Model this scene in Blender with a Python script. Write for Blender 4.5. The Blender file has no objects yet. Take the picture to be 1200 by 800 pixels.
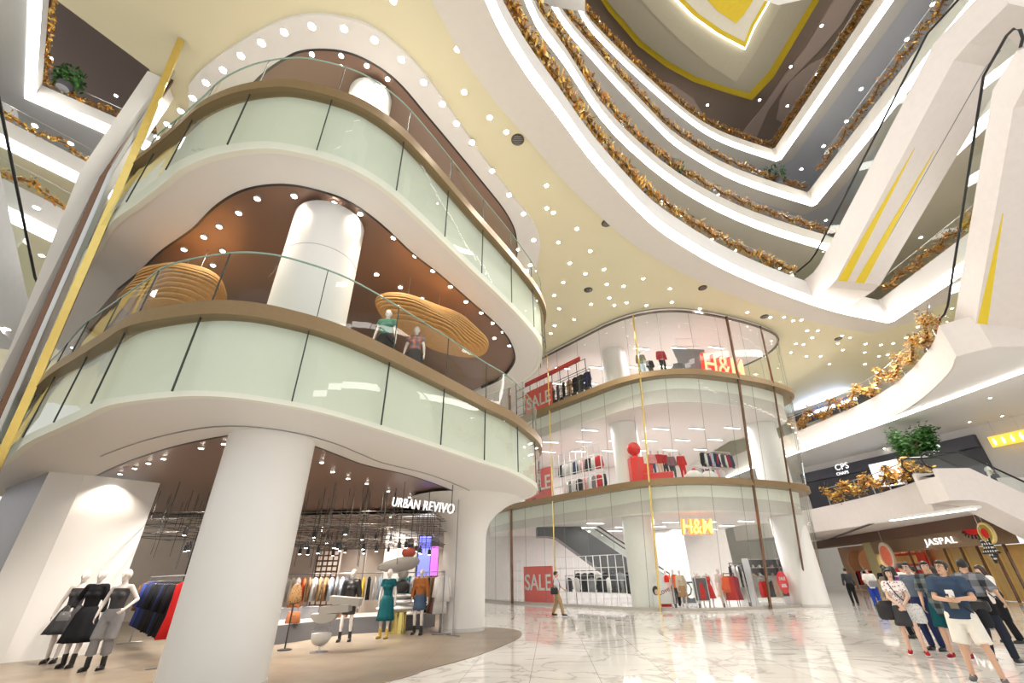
EXPO = 0.04
import bpy, bmesh, math, random
from mathutils import Vector, Matrix
random.seed(7)
S = bpy.context.scene
COL = S.collection
R = math.radians
PI = math.pi
# ------------------------------------------------------------------ camera
FOC = 505.0; PITCH = R(28.4); ROLL = R(0.85); EYE = 1.6
cP, sP, cR, sR = math.cos(PITCH), math.sin(PITCH), math.cos(ROLL), math.sin(ROLL)
def ray(x, y):
    u = (x-600)/FOC; v = (400-y)/FOC
    a = u*cR+v*sR; b = -u*sR+v*cR
    return Vector((a, cP-b*sP, sP+b*cP))
def at(x, y, z):
    r = ray(x, y); t = (z-EYE)/r.z
    return Vector((r.x*t, r.y*t, z))
def atY(x, y, Y):
    r = ray(x, y); t = Y/r.y
    return Vector((r.x*t, Y, EYE+r.z*t))
def at_wall(x, y, a, b):
    """point of the vertical plane through plan points a, b seen in direction (x, y)"""
    r = ray(x, y); n = Vector((b[1]-a[1], a[0]-b[0]))
    t = (n.x*a[0]+n.y*a[1])/(n.x*r.x+n.y*r.y)
    return Vector((r.x*t, r.y*t, EYE+r.z*t))
cam = bpy.data.cameras.new('camera'); cam.sensor_width = 36; cam.lens = FOC/1200*36
cam.clip_end = 300
co = bpy.data.objects.new('camera', cam); COL.objects.link(co); S.camera = co
U_ = Vector((0, -sP, cP)); X_ = Vector((1, 0, 0)); F_ = Vector((0, cP, sP))
ax = cR*X_-sR*U_; ay = sR*X_+cR*U_; az = -F_
co.matrix_world = Matrix(((ax.x, ay.x, az.x, 0), (ax.y, ay.y, az.y, 0), (ax.z, ay.z, az.z, EYE), (0, 0, 0, 1)))

# ------------------------------------------------------------------ materials
MATS = {}
def mat(name, col=(.8, .8, .8), rough=.5, metal=0., var=.05, scale=4., emit=0., coat=0., spec=.5, bump=0.):
    if name in MATS: return MATS[name]
    m = bpy.data.materials.new(name); m.use_nodes = True
    nt = m.node_tree; b = nt.nodes['Principled BSDF']
    tc = nt.nodes.new('ShaderNodeTexCoord'); nz = nt.nodes.new('ShaderNodeTexNoise')
    nz.inputs['Scale'].default_value = scale; nz.inputs['Detail'].default_value = 3
    nt.links.new(tc.outputs['Object'], nz.inputs['Vector'])
    mx = nt.nodes.new('ShaderNodeMix'); mx.data_type = 'RGBA'
    c = Vector(col)
    mx.inputs[6].default_value = (*(c*(1-var)), 1)
    mx.inputs[7].default_value = (*[min(1, v) for v in c*(1+var)], 1)
    nt.links.new(nz.outputs['Fac'], mx.inputs[0])
    nt.links.new(mx.outputs[2], b.inputs['Base Color'])
    b.inputs['Roughness'].default_value = rough; b.inputs['Metallic'].default_value = metal
    b.inputs['Coat Weight'].default_value = coat
    b.inputs['Specular IOR Level'].default_value = spec
    if emit:
        b.inputs['Emission Color'].default_value = (*col, 1); b.inputs['Emission Strength'].default_value = emit
    if bump:
        bp = nt.nodes.new('ShaderNodeBump'); bp.inputs['Strength'].default_value = bump
        nt.links.new(nz.outputs['Fac'], bp.inputs['Height']); nt.links.new(bp.outputs['Normal'], b.inputs['Normal'])
    MATS[name] = m
    return m
def glow(name, col, strength):
    return mat(name, col, .5, emit=strength, var=0)
def glass(name, tint=(.95, .98, .96), ior=1.5, rough=.0, gl=1.):
    m = bpy.data.materials.new(name); m.use_nodes = True; nt = m.node_tree
    for n in list(nt.nodes):
        if n.type == 'BSDF_PRINCIPLED': nt.nodes.remove(n)
    out = nt.nodes['Material Output']
    t = nt.nodes.new('ShaderNodeBsdfTransparent'); t.inputs[0].default_value = (*tint, 1)
    g = nt.nodes.new('ShaderNodeBsdfGlossy'); g.inputs['Roughness'].default_value = rough
    g.inputs['Color'].default_value = (gl, gl, gl, 1)
    fr = nt.nodes.new('ShaderNodeFresnel')
    ge = nt.nodes.new('ShaderNodeNewGeometry'); mi = nt.nodes.new('ShaderNodeMix'); mi.data_type = 'FLOAT'
    mi.inputs[2].default_value = ior; mi.inputs[3].default_value = 1/ior
    nt.links.new(ge.outputs['Backfacing'], mi.inputs[0]); nt.links.new(mi.outputs[0], fr.inputs['IOR'])
    mx = nt.nodes.new('ShaderNodeMixShader')
    nt.links.new(fr.outputs[0], mx.inputs[0]); nt.links.new(t.outputs[0], mx.inputs[1]); nt.links.new(g.outputs[0], mx.inputs[2])
    nt.links.new(mx.outputs[0], out.inputs['Surface'])
    MATS[name] = m
    return m
def nodes_mat(name, rough=.5, metal=0.):
    m = bpy.data.materials.new(name); m.use_nodes = True
    b = m.node_tree.nodes['Principled BSDF']; b.inputs['Roughness'].default_value = rough; b.inputs['Metallic'].default_value = metal
    MATS[name] = m
    return m, m.node_tree, b
def ramp(nt, fac, stops):
    r = nt.nodes.new('ShaderNodeValToRGB'); nt.links.new(fac, r.inputs[0])
    while len(r.color_ramp.elements) < len(stops): r.color_ramp.elements.new(.5)
    for e, (p, c) in zip(r.color_ramp.elements, stops): e.position = p; e.color = (*c, 1)
    return r.outputs[0]
def checks(name, c1, c2, scale, rough=.8, c3=None):
    """woven two-way check"""
    m, nt, b = nodes_mat(name, rough)
    tc = nt.nodes.new('ShaderNodeTexCoord'); sep = nt.nodes.new('ShaderNodeSeparateXYZ'); nt.links.new(tc.outputs['Object'], sep.inputs[0])
    outs = []
    for k, ax_ in enumerate((0, 2)):
        w = nt.nodes.new('ShaderNodeMath'); w.operation = 'MULTIPLY'; nt.links.new(sep.outputs[ax_], w.inputs[0]); w.inputs[1].default_value = scale
        f = nt.nodes.new('ShaderNodeMath'); f.operation = 'PINGPONG'; nt.links.new(w.outputs[0], f.inputs[0]); f.inputs[1].default_value = 1
        g = nt.nodes.new('ShaderNodeMath'); g.operation = 'GREATER_THAN'; nt.links.new(f.outputs[0], g.inputs[0]); g.inputs[1].default_value = .5
        outs.append(g.outputs[0])
    a = nt.nodes.new('ShaderNodeMath'); a.operation = 'ADD'; nt.links.new(outs[0], a.inputs[0]); nt.links.new(outs[1], a.inputs[1])
    h = nt.nodes.new('ShaderNodeMath'); h.operation = 'MULTIPLY'; nt.links.new(a.outputs[0], h.inputs[0]); h.inputs[1].default_value = .5
    cm = c3 or tuple((p+q)/2 for p, q in zip(c1, c2))
    nt.links.new(ramp(nt, h.outputs[0], [(0, c1), (.5, cm), (1, c2)]), b.inputs['Base Color'])
    return m
def spots_mat(name, base, blobs, scale, rough=.8):
    m, nt, b = nodes_mat(name, rough)
    tc = nt.nodes.new('ShaderNodeTexCoord'); v = nt.nodes.new('ShaderNodeTexVoronoi'); v.inputs['Scale'].default_value = scale
    nt.links.new(tc.outputs['Object'], v.inputs['Vector'])
    hs = ramp(nt, v.outputs['Distance'], [(0, blobs[0]), (.3, blobs[0]), (.36, base), (1, base)])
    nt.links.new(hs, b.inputs['Base Color'])
    return m

white = mat('white painted plaster', (.86, .84, .82), .5, var=.015)
white2 = mat('satin white column paint', (.88, .87, .85), .4, var=.012)
cream = mat('cream painted ceiling', (.83, .77, .54), .6, var=.02, scale=.4)
greyc = mat('cool grey ceiling paint', (.68, .69, .73), .6, var=.03)
warmg = mat('warm grey ceiling paint', (.80, .76, .70), .6, var=.03)
pinkw = mat('store ceiling white', (.88, .83, .82), .5, var=.02)
slabw = mat('slab edge pale green paint', (.90, .91, .82), .45, var=.02)
bronze = mat('brushed bronze cladding', (.27, .185, .095), .38, .35, var=.08, scale=12)
gold = mat('polished gold trim', (.78, .6, .2), .16, 1., var=.1)
goldp = mat('gold painted strip', (.72, .53, .03), .35, .3, var=.1)
browns = mat('dark brown mirror strip', (.2, .12, .08), .2, .8)
black = mat('black metal', (.02, .02, .022), .4)
grey = mat('grey metal', (.35, .35, .36), .35, .6)
steel = mat('brushed steel', (.6, .6, .6), .28, .9)
chrome = mat('chrome', (.8, .8, .8), .1, 1.)
dgrey = mat('charcoal plinth laminate', (.1, .1, .11), .5)
rubber = mat('black rubber handrail', (.012, .012, .014), .45)
yellow = mat('yellow painted stripe', (.86, .65, .03), .5)
redm = mat('glossy red panel', (.72, .035, .03), .4)
wood = mat('pale bent plywood', (.62, .36, .13), .5, var=.2, scale=9)
clear = glass('clear glass', (.96, .985, .97), 1.45)
smoke = glass('balustrade glass', (.94, .97, .955), 1.42)
cladg = glass('pale green cladding glass', (.86, .91, .87), 1.45)
facg = glass('facade glass', (.95, .975, .955), 1.42)
cove = glow('cove light diffuser', (1, .97, .9), 9.)
lamp = glow('downlight lens', (1, .93, .82), 30.)
letterw = glow('white lit lettering', (1, 1, .98), 1.05)
letter = mat('white painted lettering', (.9, .9, .9), .5)
redglow = glow('red lit letter side', (1, .06, .035), .85)
ambglow = glow('amber lit letter edge', (1, .62, .25), 4.)
leafm = mat('green leaves', (.05, .16, .03), .5, var=.4, scale=30)
bark = mat('tree bark', (.16, .1, .06), .8)
# marble floor
def make_marble():
    m, nt, b = nodes_mat('white polished marble', .04)
    tc = nt.nodes.new('ShaderNodeTexCoord')
    n1 = nt.nodes.new('ShaderNodeTexNoise'); n1.inputs['Scale'].default_value = .55; n1.inputs['Detail'].default_value = 8; n1.inputs['Distortion'].default_value = 1.6
    nt.links.new(tc.outputs['Object'], n1.inputs['Vector'])
    vein = ramp(nt, n1.outputs['Fac'], [(0, (.90, .89, .87)), (.46, (.88, .87, .85)), (.497, (.60, .58, .56)), (.52, (.88, .87, .85)), (1, (.92, .91, .9))])
    n2 = nt.nodes.new('ShaderNodeTexNoise'); n2.inputs['Scale'].default_value = .25; n2.inputs['Detail'].default_value = 5
    nt.links.new(tc.outputs['Object'], n2.inputs['Vector'])
    cl = ramp(nt, n2.outputs['Fac'], [(.35, (.86, .85, .84)), (.65, (1, 1, 1))])
    mx = nt.nodes.new('ShaderNodeMix'); mx.data_type = 'RGBA'; mx.blend_type = 'MULTIPLY'; mx.inputs[0].default_value = 1
    nt.links.new(vein, mx.inputs[6]); nt.links.new(cl, mx.inputs[7])
    br = nt.nodes.new('ShaderNodeTexBrick'); br.offset = 0; br.inputs['Scale'].default_value = 1
    br.inputs['Brick Width'].default_value = 1.2; br.inputs['Row Height'].default_value = 1.2; br.inputs['Mortar Size'].default_value = .006
    br.inputs['Color1'].default_value = (1, 1, 1, 1); br.inputs['Color2'].default_value = (.95, .94, .93, 1); br.inputs['Mortar'].default_value = (.5, .48, .46, 1)
    mp = nt.nodes.new('ShaderNodeMapping'); mp.inputs['Rotation'].default_value = (0, 0, R(4)); nt.links.new(tc.outputs['Object'], mp.inputs['Vector']); nt.links.new(mp.outputs[0], br.inputs['Vector'])
    m2 = nt.nodes.new('ShaderNodeMix'); m2.data_type = 'RGBA'; m2.blend_type = 'MULTIPLY'; m2.inputs[0].default_value = 1
    nt.links.new(mx.outputs[2], m2.inputs[6]); nt.links.new(br.outputs['Color'], m2.inputs[7])
    nt.links.new(m2.outputs[2], b.inputs['Base Color'])
    return m
marble = make_marble()
def make_tan():
    m, nt, b = nodes_mat('beige stone tile', .3)
    tc = nt.nodes.new('ShaderNodeTexCoord')
    n1 = nt.nodes.new('ShaderNodeTexNoise'); n1.inputs['Scale'].default_value = 1.4; n1.inputs['Detail'].default_value = 6
    nt.links.new(tc.outputs['Object'], n1.inputs['Vector'])
    c = ramp(nt, n1.outputs['Fac'], [(.3, (.22, .175, .13)), (.7, (.32, .265, .2))])
    br = nt.nodes.new('ShaderNodeTexBrick'); br.offset = 0; br.inputs['Scale'].default_value = 1
    br.inputs['Brick Width'].default_value = .9; br.inputs['Row Height'].default_value = .9; br.inputs['Mortar Size'].default_value = .005
    br.inputs['Color1'].default_value = (1, 1, 1, 1); br.inputs['Color2'].default_value = (.9, .9, .9, 1); br.inputs['Mortar'].default_value = (.55, .55, .55, 1)
    nt.links.new(tc.outputs['Object'], br.inputs['Vector'])
    m2 = nt.nodes.new('ShaderNodeMix'); m2.data_type = 'RGBA'; m2.blend_type = 'MULTIPLY'; m2.inputs[0].default_value = 1
    nt.links.new(c, m2.inputs[6]); nt.links.new(br.outputs['Color'], m2.inputs[7]); nt.links.new(m2.outputs[2], b.inputs['Base Color'])
    return m
tan = make_tan()
brownc = mat('brown lacquered ceiling', (.26, .165, .125), .3, .25, var=.12, scale=.5)
rosec = mat('dusky rose ceiling paint', (.72, .58, .5), .5, var=.05, scale=.5)
dkbrown = mat('dark brown ceiling paint', (.42, .33, .27), .5, var=.05)
olive = mat('greige ceiling paint', (.38, .34, .25), .5, var=.04)

# ------------------------------------------------------------------ mesh helpers
def tag(o, label=None, cat=None, group=None, kind=None):
    if label:
        o['label'] = label
        if len(label.split()) > 16: print('LONGLAB', label)
    if cat: o['category'] = cat
    if group: o['group'] = group
    if kind: o['kind'] = kind
    return o
def empty(name, loc=(0, 0, 0), rz=0., label=None, cat=None, group=None):
    o = bpy.data.objects.new(name, None); COL.objects.link(o)
    o.empty_display_size = .2
    o.location = loc; o.rotation_euler = (0, 0, rz)
    return tag(o, label, cat, group)
def wmat(o):
    m = Matrix.LocRotScale(o.location, o.rotation_euler, o.scale)
    return (wmat(o.parent) @ m) if o.parent else m
class MB:
    def __init__(s): s.b = bmesh.new()
    def quad(s, *p):
        s.b.faces.new([s.b.verts.new(q) for q in p]); return s
    def box(s, c, d, rz=0., rx=0., ry=0.):
        M = Matrix.Translation(Vector(c)) @ Matrix.Rotation(rz, 4, 'Z') @ Matrix.Rotation(ry, 4, 'Y') @ Matrix.Rotation(rx, 4, 'X') @ Matrix.Diagonal((d[0], d[1], d[2], 1))
        bmesh.ops.create_cube(s.b, size=1, matrix=M); return s
    def rod(s, a, b, r, r2=None, n=8, flat=True):
        a, b = Vector(a), Vector(b); r2 = r if r2 is None else r2
        d = (b-a); L = d.length
        if L < 1e-6: return s
        M = Matrix.Translation((a+b)/2) @ d.to_track_quat('Z', 'Y').to_matrix().to_4x4()
        bmesh.ops.create_cone(s.b, cap_ends=True, segments=n, radius1=r, radius2=r2, depth=L, matrix=M); return s
    def ell(s, c, r, q=None, n=12, m=8):
        M = Matrix.Translation(Vector(c)) @ (q.to_4x4() if q is not None else Matrix.Identity(4)) @ Matrix.Diagonal((r[0], r[1], r[2], 1))
        bmesh.ops.create_uvsphere(s.b, u_segments=n, v_segments=m, radius=1, matrix=M); return s
    def cap(s, a, b, ra, rb, n=10):
        a, b = Vector(a), Vector(b)
        s.rod(a, b, ra, rb, n); s.ell(a, (ra,)*3, n=n, m=6); s.ell(b, (rb,)*3, n=n, m=6); return s
    def path(s, pts, r, n=8, closed=False, sx=1., caps=True):
        pts = [Vector(p) for p in pts]; N = len(pts); rings = []
        for i, p in enumerate(pts):
            t = (pts[(i+1) % N] if (closed or i < N-1) else p)-(pts[i-1] if (closed or i > 0) else p)
            t.normalize(); side = t.cross(Vector((0, 0, 1)))
            if side.length < 1e-3: side = Vector((1, 0, 0))
            side.normalize(); up = side.cross(t)
            rr = r[i] if isinstance(r, (list, tuple)) else r
            rings.append([s.b.verts.new(p+side*math.cos(2*PI*k/n)*rr*sx+up*math.sin(2*PI*k/n)*rr) for k in range(n)])
        for i in range(N if closed else N-1):
            A, B = rings[i], rings[(i+1) % N]
            for k in range(n): s.b.faces.new((A[k], A[(k+1) % n], B[(k+1) % n], B[k]))
        if caps and not closed:
            s.b.faces.new(rings[0][::-1]); s.b.faces.new(rings[-1])
        return s
    def loft(s, rings, caps=True, closed=True):
        """rings: list of equal-length point lists"""
        vr = [[s.b.verts.new(p) for p in rg] for rg in rings]
        n = len(vr[0])
        for A, B in zip(vr, vr[1:]):
            for k in range(n if closed else n-1): s.b.faces.new((A[k], A[(k+1) % n], B[(k+1) % n], B[k]))
        if caps and closed:
            s.b.faces.new(vr[0][::-1]); s.b.faces.new(vr[-1])
        return s
    def ov(s, rows, n=18, caps=True, wave=0., waves=8, sq=1.):
        """rows of (cx, cy, cz, rx, ry): stacked ovals"""
        rg = []
        for i, (x, y, z, rx, ry) in enumerate(rows):
            w = wave*i/max(1, len(rows)-1)
            pr = []
            for k in range(n):
                a = 2*PI*k/n; f = 1+w*math.sin(a*waves)
                ca, sa = math.cos(a), math.sin(a)
                pr.append((x+rx*f*math.copysign(abs(ca)**sq, ca), y+ry*f*math.copysign(abs(sa)**sq, sa), z))
            rg.append(pr)
        return s.loft(rg, caps)
    def wall(s, pts, z0, z1, closed=False):
        """vertical sheet along plan points; z0/z1 numbers or lists"""
        N = len(pts); g = lambda z, i: z[i] if isinstance(z, (list, tuple)) else z
        lo = [s.b.verts.new((p[0], p[1], g(z0, i))) for i, p in enumerate(pts)]
        hi = [s.b.verts.new((p[0], p[1], g(z1, i))) for i, p in enumerate(pts)]
        for i in range(N if closed else N-1):
            j = (i+1) % N; s.b.faces.new((lo[i], lo[j], hi[j], hi[i]))
        return s
    def band(s, pts, z0, z1, th):
        """solid band of thickness th (to the left of travel) along plan points"""
        P = [Vector(p[:2]) for p in pts]; Q = offset(P, th)
        return s.loft([[(*p, z0), (*q, z0), (*q, z1), (*p, z1)] for p, q in zip(P, Q)])
    def prism(s, poly, z0, z1):
        lo = [s.b.verts.new((p[0], p[1], z0)) for p in poly]; hi = [s.b.verts.new((p[0], p[1], z1)) for p in poly]
        n = len(poly)
        for k in range(n): s.b.faces.new((lo[k], lo[(k+1) % n], hi[(k+1) % n], hi[k]))
        s.b.faces.new(lo[::-1]); s.b.faces.new(hi); return s
    def mesh(s, name, smooth=False):
        bmesh.ops.recalc_face_normals(s.b, faces=s.b.faces)
        me = bpy.data.meshes.new(name); s.b.to_mesh(me); s.b.free()
        if smooth:
            for p in me.polygons: p.use_smooth = True
        return me
    def build(s, name, m, parent=None, smooth=False, world=False):
        me = s.mesh(name, smooth)
        return place(name, me, m, parent, world, smooth)
def place(name, me, m, parent=None, world=False, smooth=False):
    o = bpy.data.objects.new(name, me); COL.objects.link(o)
    if m: me.materials.clear(); me.materials.append(m)
    if parent is not None:
        o.parent = parent
        if world: me.transform(wmat(parent).inverted())
    else:
        if len(me.vertices):
            xs = [v.co.x for v in me.vertices]; ys = [v.co.y for v in me.vertices]; zs = [v.co.z for v in me.vertices]
            c = Vector(((min(xs)+max(xs))/2, (min(ys)+max(ys))/2, min(zs)))
            me.transform(Matrix.Translation(-c)); o.location = c
    if smooth and hasattr(me, 'set_sharp_from_angle'): me.set_sharp_from_angle(angle=R(40))
    return o
def offset(P, d):
    out = []
    for i, p in enumerate(P):
        t = (P[min(i+1, len(P)-1)]-P[max(i-1, 0)]).normalized()
        out.append(p+Vector((-t.y, t.x))*d)
    return out
def smoothline(pts, n=4):
    """Catmull-Rom through plan points"""
    P = [Vector(p) for p in pts]; out = []
    for i in range(len(P)-1):
        p0, p1, p2, p3 = P[max(i-1, 0)], P[i], P[i+1], P[min(i+2, len(P)-1)]
        for k in range(n):
            t = k/n
            out.append(.5*((2*p1)+(p2-p0)*t+(2*p0-5*p1+4*p2-p3)*t*t+(3*p1-p0-3*p2+p3)*t**3))
    out.append(P[-1]); return out
def resample(P, step=None, n=None, start=0.):
    L = [0.]
    for a, b in zip(P, P[1:]): L.append(L[-1]+(b-a).length)
    if n is None: ds = []; d = start
    if n is None:
        while d <= L[-1]: ds.append(d); d += step
    else: ds = [L[-1]*i/(n-1) for i in range(n)]
    out = []; j = 0
    for d in ds:
        while j < len(L)-2 and L[j+1] < d: j += 1
        t = (d-L[j])/max(1e-9, L[j+1]-L[j]); out.append(P[j].lerp(P[j+1], min(1, max(0, t))))
    return out
def struct(name, mb, m, parent=None, smooth=False):
    o = mb.build(name, m, parent, smooth, world=True) if isinstance(mb, MB) else mb
    if parent is None: o['kind'] = 'structure'
    return o
def plate(name, outer, holes, z0, z1, m, parent=None):
    """flat slab with holes, from filled 2D curves"""
    cu = bpy.data.curves.new(name, 'CURVE'); cu.dimensions = '2D'; cu.fill_mode = 'BOTH'; cu.extrude = (z1-z0)/2
    for pts in [outer]+holes:
        sp = cu.splines.new('POLY'); sp.points.add(len(pts)-1)
        for k, p in enumerate(pts): sp.points[k].co = (p[0], p[1], 0, 1)
        sp.use_cyclic_u = True
    t = bpy.data.objects.new('t', cu); COL.objects.link(t)
    dg = bpy.context.evaluated_depsgraph_get(); me = bpy.data.meshes.new_from_object(t.evaluated_get(dg))
    bpy.data.objects.remove(t); me.transform(Matrix.Translation((0, 0, (z0+z1)/2)))
    return place(name, me, m, parent, True)
def text(name, body, size, m, origin, right, up, parent=None, ext=.02, shear=0., sx=1., align='CENTER', bold=0., space=1.):
    cu = bpy.data.curves.new(name, 'FONT'); cu.body = body; cu.size = size; cu.extrude = ext; cu.align_x = align; cu.align_y = 'CENTER'
    cu.shear = shear; cu.offset = bold; cu.space_character = space
    t = bpy.data.objects.new('t', cu); COL.objects.link(t)
    dg = bpy.context.evaluated_depsgraph_get(); me = bpy.data.meshes.new_from_object(t.evaluated_get(dg))
    bpy.data.objects.remove(t)
    r = Vector(right).normalized(); u = Vector(up).normalized(); n = r.cross(u).normalized(); u = n.cross(r)
    o = Vector(origin)
    me.transform(Matrix(((r.x, u.x, n.x, o.x), (r.y, u.y, n.y, o.y), (r.z, u.z, n.z, o.z), (0, 0, 0, 1))) @ Matrix.Diagonal((sx, 1, 1, 1)))
    return place(name, me, m, parent, True)
def copy_tree(o, parent=None):
    c = o.copy(); COL.objects.link(c)
    if parent is not None: c.parent = parent
    for ch in list(o.children): copy_tree(ch, c)
    return c
def remesh(mb, vox, smooth=2):
    me = mb.mesh('t'); t = bpy.data.objects.new('t', me); COL.objects.link(t)
    md = t.modifiers.new('r', 'REMESH'); md.mode = 'VOXEL'; md.voxel_size = vox
    if smooth:
        sm = t.modifiers.new('s', 'SMOOTH'); sm.iterations = smooth; sm.factor = .5
    dg = bpy.context.evaluated_depsgraph_get(); out = bpy.data.meshes.new_from_object(t.evaluated_get(dg))
    bpy.data.objects.remove(t); bpy.data.meshes.remove(me)
    for p in out.polygons: p.use_smooth = True
    return out
def dir2(a): return Vector((math.cos(a), math.sin(a)))
# ================================================================== SETTING
world = bpy.data.worlds.new('world'); S.world = world; world.use_nodes = True
bg = world.node_tree.nodes['Background']; bg.inputs[0].default_value = (1, .985, .97, 1); bg.inputs[1].default_value = 1.0
Z2, Z3, ZC, Z4 = 5.65, 10.9, 14.5, 16.0
struct('floor', MB().quad((-40, -8, 0), (50, -8, 0), (50, 60, 0), (-40, 60, 0)), marble)
# ---- plan lines of the left (fashion) store, left to right round the front, inside on the left hand
U2 = smoothline([(-17, 14), (-14.7, 11.9), (-12, 10), (-9.95, 8.5), (-8.5, 7.6), (-7.4, 6.93), (-6.5, 6.4), (-5.3, 6.1), (-4.57, 6.1), (-3.96, 6.34), (-3.2, 6.93), (-2.4, 8.06), (-1.4, 9.7), (-.77, 10.8), (-.03, 12), (.72, 14.06), (.91, 15.6), (.6, 17), (-.4, 18.5), (-2, 19.8)], 5)
U3 = smoothline([(-16.5, 12.6), (-14.26, 10.9), (-12.69, 9.84), (-10.65, 8.34), (-9.5, 7.45), (-8.5, 6.9), (-7.6, 6.4), (-6.8, 5.94), (-5.9, 5.62), (-5.04, 5.49), (-4.45, 5.52), (-3.68, 5.75), (-3.15, 6.05), (-2.6, 6.6), (-2.1, 7.4), (-1.5, 8.5), (-.96, 9.5), (-.23, 10.8), (.49, 12.2), (1.05, 13.5), (1.29, 14.7), (1.15, 16.2), (.5, 17.6), (-.8, 18.9), (-2.2, 19.8)], 5)
O2 = smoothline([(-11.2, 11.8), (-10, 10.9), (-8.5, 9.86), (-6.9, 8.9), (-5.47, 8.3), (-4.75, 8.5), (-4.3, 9.2), (-4.05, 10.1), (-3.75, 11.1), (-2.95, 12.4), (-2.35, 14), (-1.95, 15.6), (-1.9, 17.6)], 5)
O3 = smoothline([(-11.45, 10.2), (-10.2, 9.4), (-9.05, 8.6), (-7.7, 7.8), (-6.8, 7.15), (-6.1, 6.75), (-5.5, 6.55), (-4.85, 6.5), (-4.3, 6.63), (-3.75, 6.9), (-3.37, 7.3), (-3, 7.9), (-2.57, 8.8), (-1.95, 9.8), (-1.3, 11), (-.56, 12.4), (-.09, 13.6), (.13, 15), (-.01, 16), (-.5, 17.2), (-1.4, 18.2)], 5)
C4 = smoothline([(-9.4, 7.5), (-8.66, 7.03), (-7.25, 6.37), (-6.27, 5.99), (-5.44, 5.78), (-4.83, 5.75), (-4.36, 5.82), (-3.66, 6.03), (-3.01, 6.56), (-2.38, 7.36), (-1.72, 8.6), (-.9, 10.2), (.08, 11.9), (.88, 13.2), (1.25, 14.3), (1.3, 15.3), (1.1, 16.7), (.4, 18)], 5)
C4I = smoothline([(-10, 9.2), (-7.5, 7.45), (-6.26, 6.78), (-5.54, 6.57), (-4.61, 6.6), (-3.91, 6.88), (-3.23, 7.47), (-2.59, 8.49), (-1.85, 9.73), (-.96, 11.25), (-.26, 12.5), (.14, 13.5), (.28, 14.3), (.3, 15.4), (0, 16.8), (-1, 18)], 5)
C4L = C4+[Vector(p) for p in ((-1, 20), (-8, 22), (-12.6, 18), (-12.4, 13), (-10.6, 9.3))]
# ---- plan line of the glazed corner store behind (at its second floor)
BH = smoothline([(-2.2, 32.4), (-1, 30.3), (.3, 28.5), (1.75, 26.7), (2.5, 25.75), (4.3, 23.6), (5.6, 22.1), (6.8, 21.2), (8.06, 20.78), (9.4, 20.75), (10.9, 21.1), (12.5, 21.65), (14.3, 22.45), (16, 23.5), (16.75, 24.5), (17, 25.8), (16.5, 27.6), (15.2, 29.2)], 5)
def hm(z, off=0.):
    d = .26*(Z3-z) if z < Z3 else .15*(Z3-z)
    P = offset(BH, off) if off else BH
    return [Vector((p.x, p.y+d)) for p in P]
HMB = [Vector(p) for p in ((14.6, 40), (-2.4, 40))]
# ---- edges of the atrium void, level by level
VA = smoothline([(-2.6, -7.9), (-2.2, 0), (-1.3, 3.6), (-.52, 5.53), (-.11, 6.36), (.62, 7.47), (1.55, 8.64), (3.17, 10.69), (5.76, 13.43), (7.72, 15), (10.34, 16.75), (13.88, 18.7), (18.27, 20.75), (22.3, 22.1)], 4)+[Vector((22.5, 21.9)), Vector((22.5, 5)), Vector((22.5, -7.9))]
VB = smoothline([(-2, -7.9), (-1.5, 0), (-.6, 4), (.75, 8.09), (2.38, 10.23), (5.03, 13.4), (9.42, 16.9), (15, 19.9), (22.4, 22.7)], 4)+[Vector((22.6, 22.5)), Vector((22.6, 5)), Vector((22.6, -7.9))]
VC = smoothline([(-1, -7.9), (-.4, 0), (.5, 6.5), (2.08, 10.4), (4.74, 13.2), (8.35, 16.4), (11.16, 18.6), (16, 21.2), (22.4, 23.5)], 4)+[Vector((22.6, 23.3)), Vector((22.6, 5)), Vector((22.6, -7.9))]
VD = smoothline([(0, -7.9), (.8, 0), (2, 8), (4.08, 12.9), (6.82, 15.6), (12.61, 19.9), (16.5, 22.1), (21.6, 23.9)], 4)+[Vector((21.9, 23.7)), Vector((22.5, 13.2)), Vector((22.7, 5)), Vector((22.7, -7.9))]
LA = [Vector(p) for p in ((-10.3, 7.1), (-11.34, 5.44), (-12.6, 3), (-22, 2), (-23.6, 7), (-20, 13.3), (-18.2, 17.6), (-13.2, 12.5), (-11.8, 9.5))]
LB = [Vector(p) for p in ((-12, 12), (-10.5, 6.5), (-13, 3), (-25, 1), (-30, 6), (-24, 13.8), (-20, 19.3), (-14, 16))]
LC = [Vector(p) for p in ((-12, 14), (-12.5, 6), (-22, 9.9), (-26.9, 14.6), (-24.4, 16.6), (-15, 24))]
LD = [Vector(p) for p in ((-12, 15), (-14, 6), (-27, 9), (-34, 16), (-31, 22), (-15, 29))]
RECT = [(-45, -8), (50, -8), (50, 60), (-45, 60)]
HM_TOP = hm(14.3)+HMB
n = 0
struct('ceiling_1', plate('ceiling_1', RECT, [VA, LA, C4L, HM_TOP], ZC, Z4, cream), cream)
for k, (V, L, z, m) in enumerate(((VB, LB, 20., warmg), (VC, LC, 25.4, greyc), (VD, LD, 30.8, greyc))):
    struct(f'ceiling_{k+2}', plate('c', RECT, [V]+([L] if L else []), z, z+1.3, m), m).name = f'ceiling_{k+2}'
LEV = [(VA, ZC, 1.5, 'fourth'), (VB, 20., 1.3, 'fifth'), (VC, 25.4, 1.3, 'sixth'), (VD, 30.8, 1.3, 'seventh')]
for k, (V, z, h, nm) in enumerate(LEV):
    mb = MB().band(V, z+.42, z+h+.02, -.08)
    struct(f'trim_{k+1}', mb, white if k == 0 else warmg)
    bd = MB().band(V, z-.07, z-.005, .9 if k else 1.25); struct(f'trim_{k+11}', bd, warmg)
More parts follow.
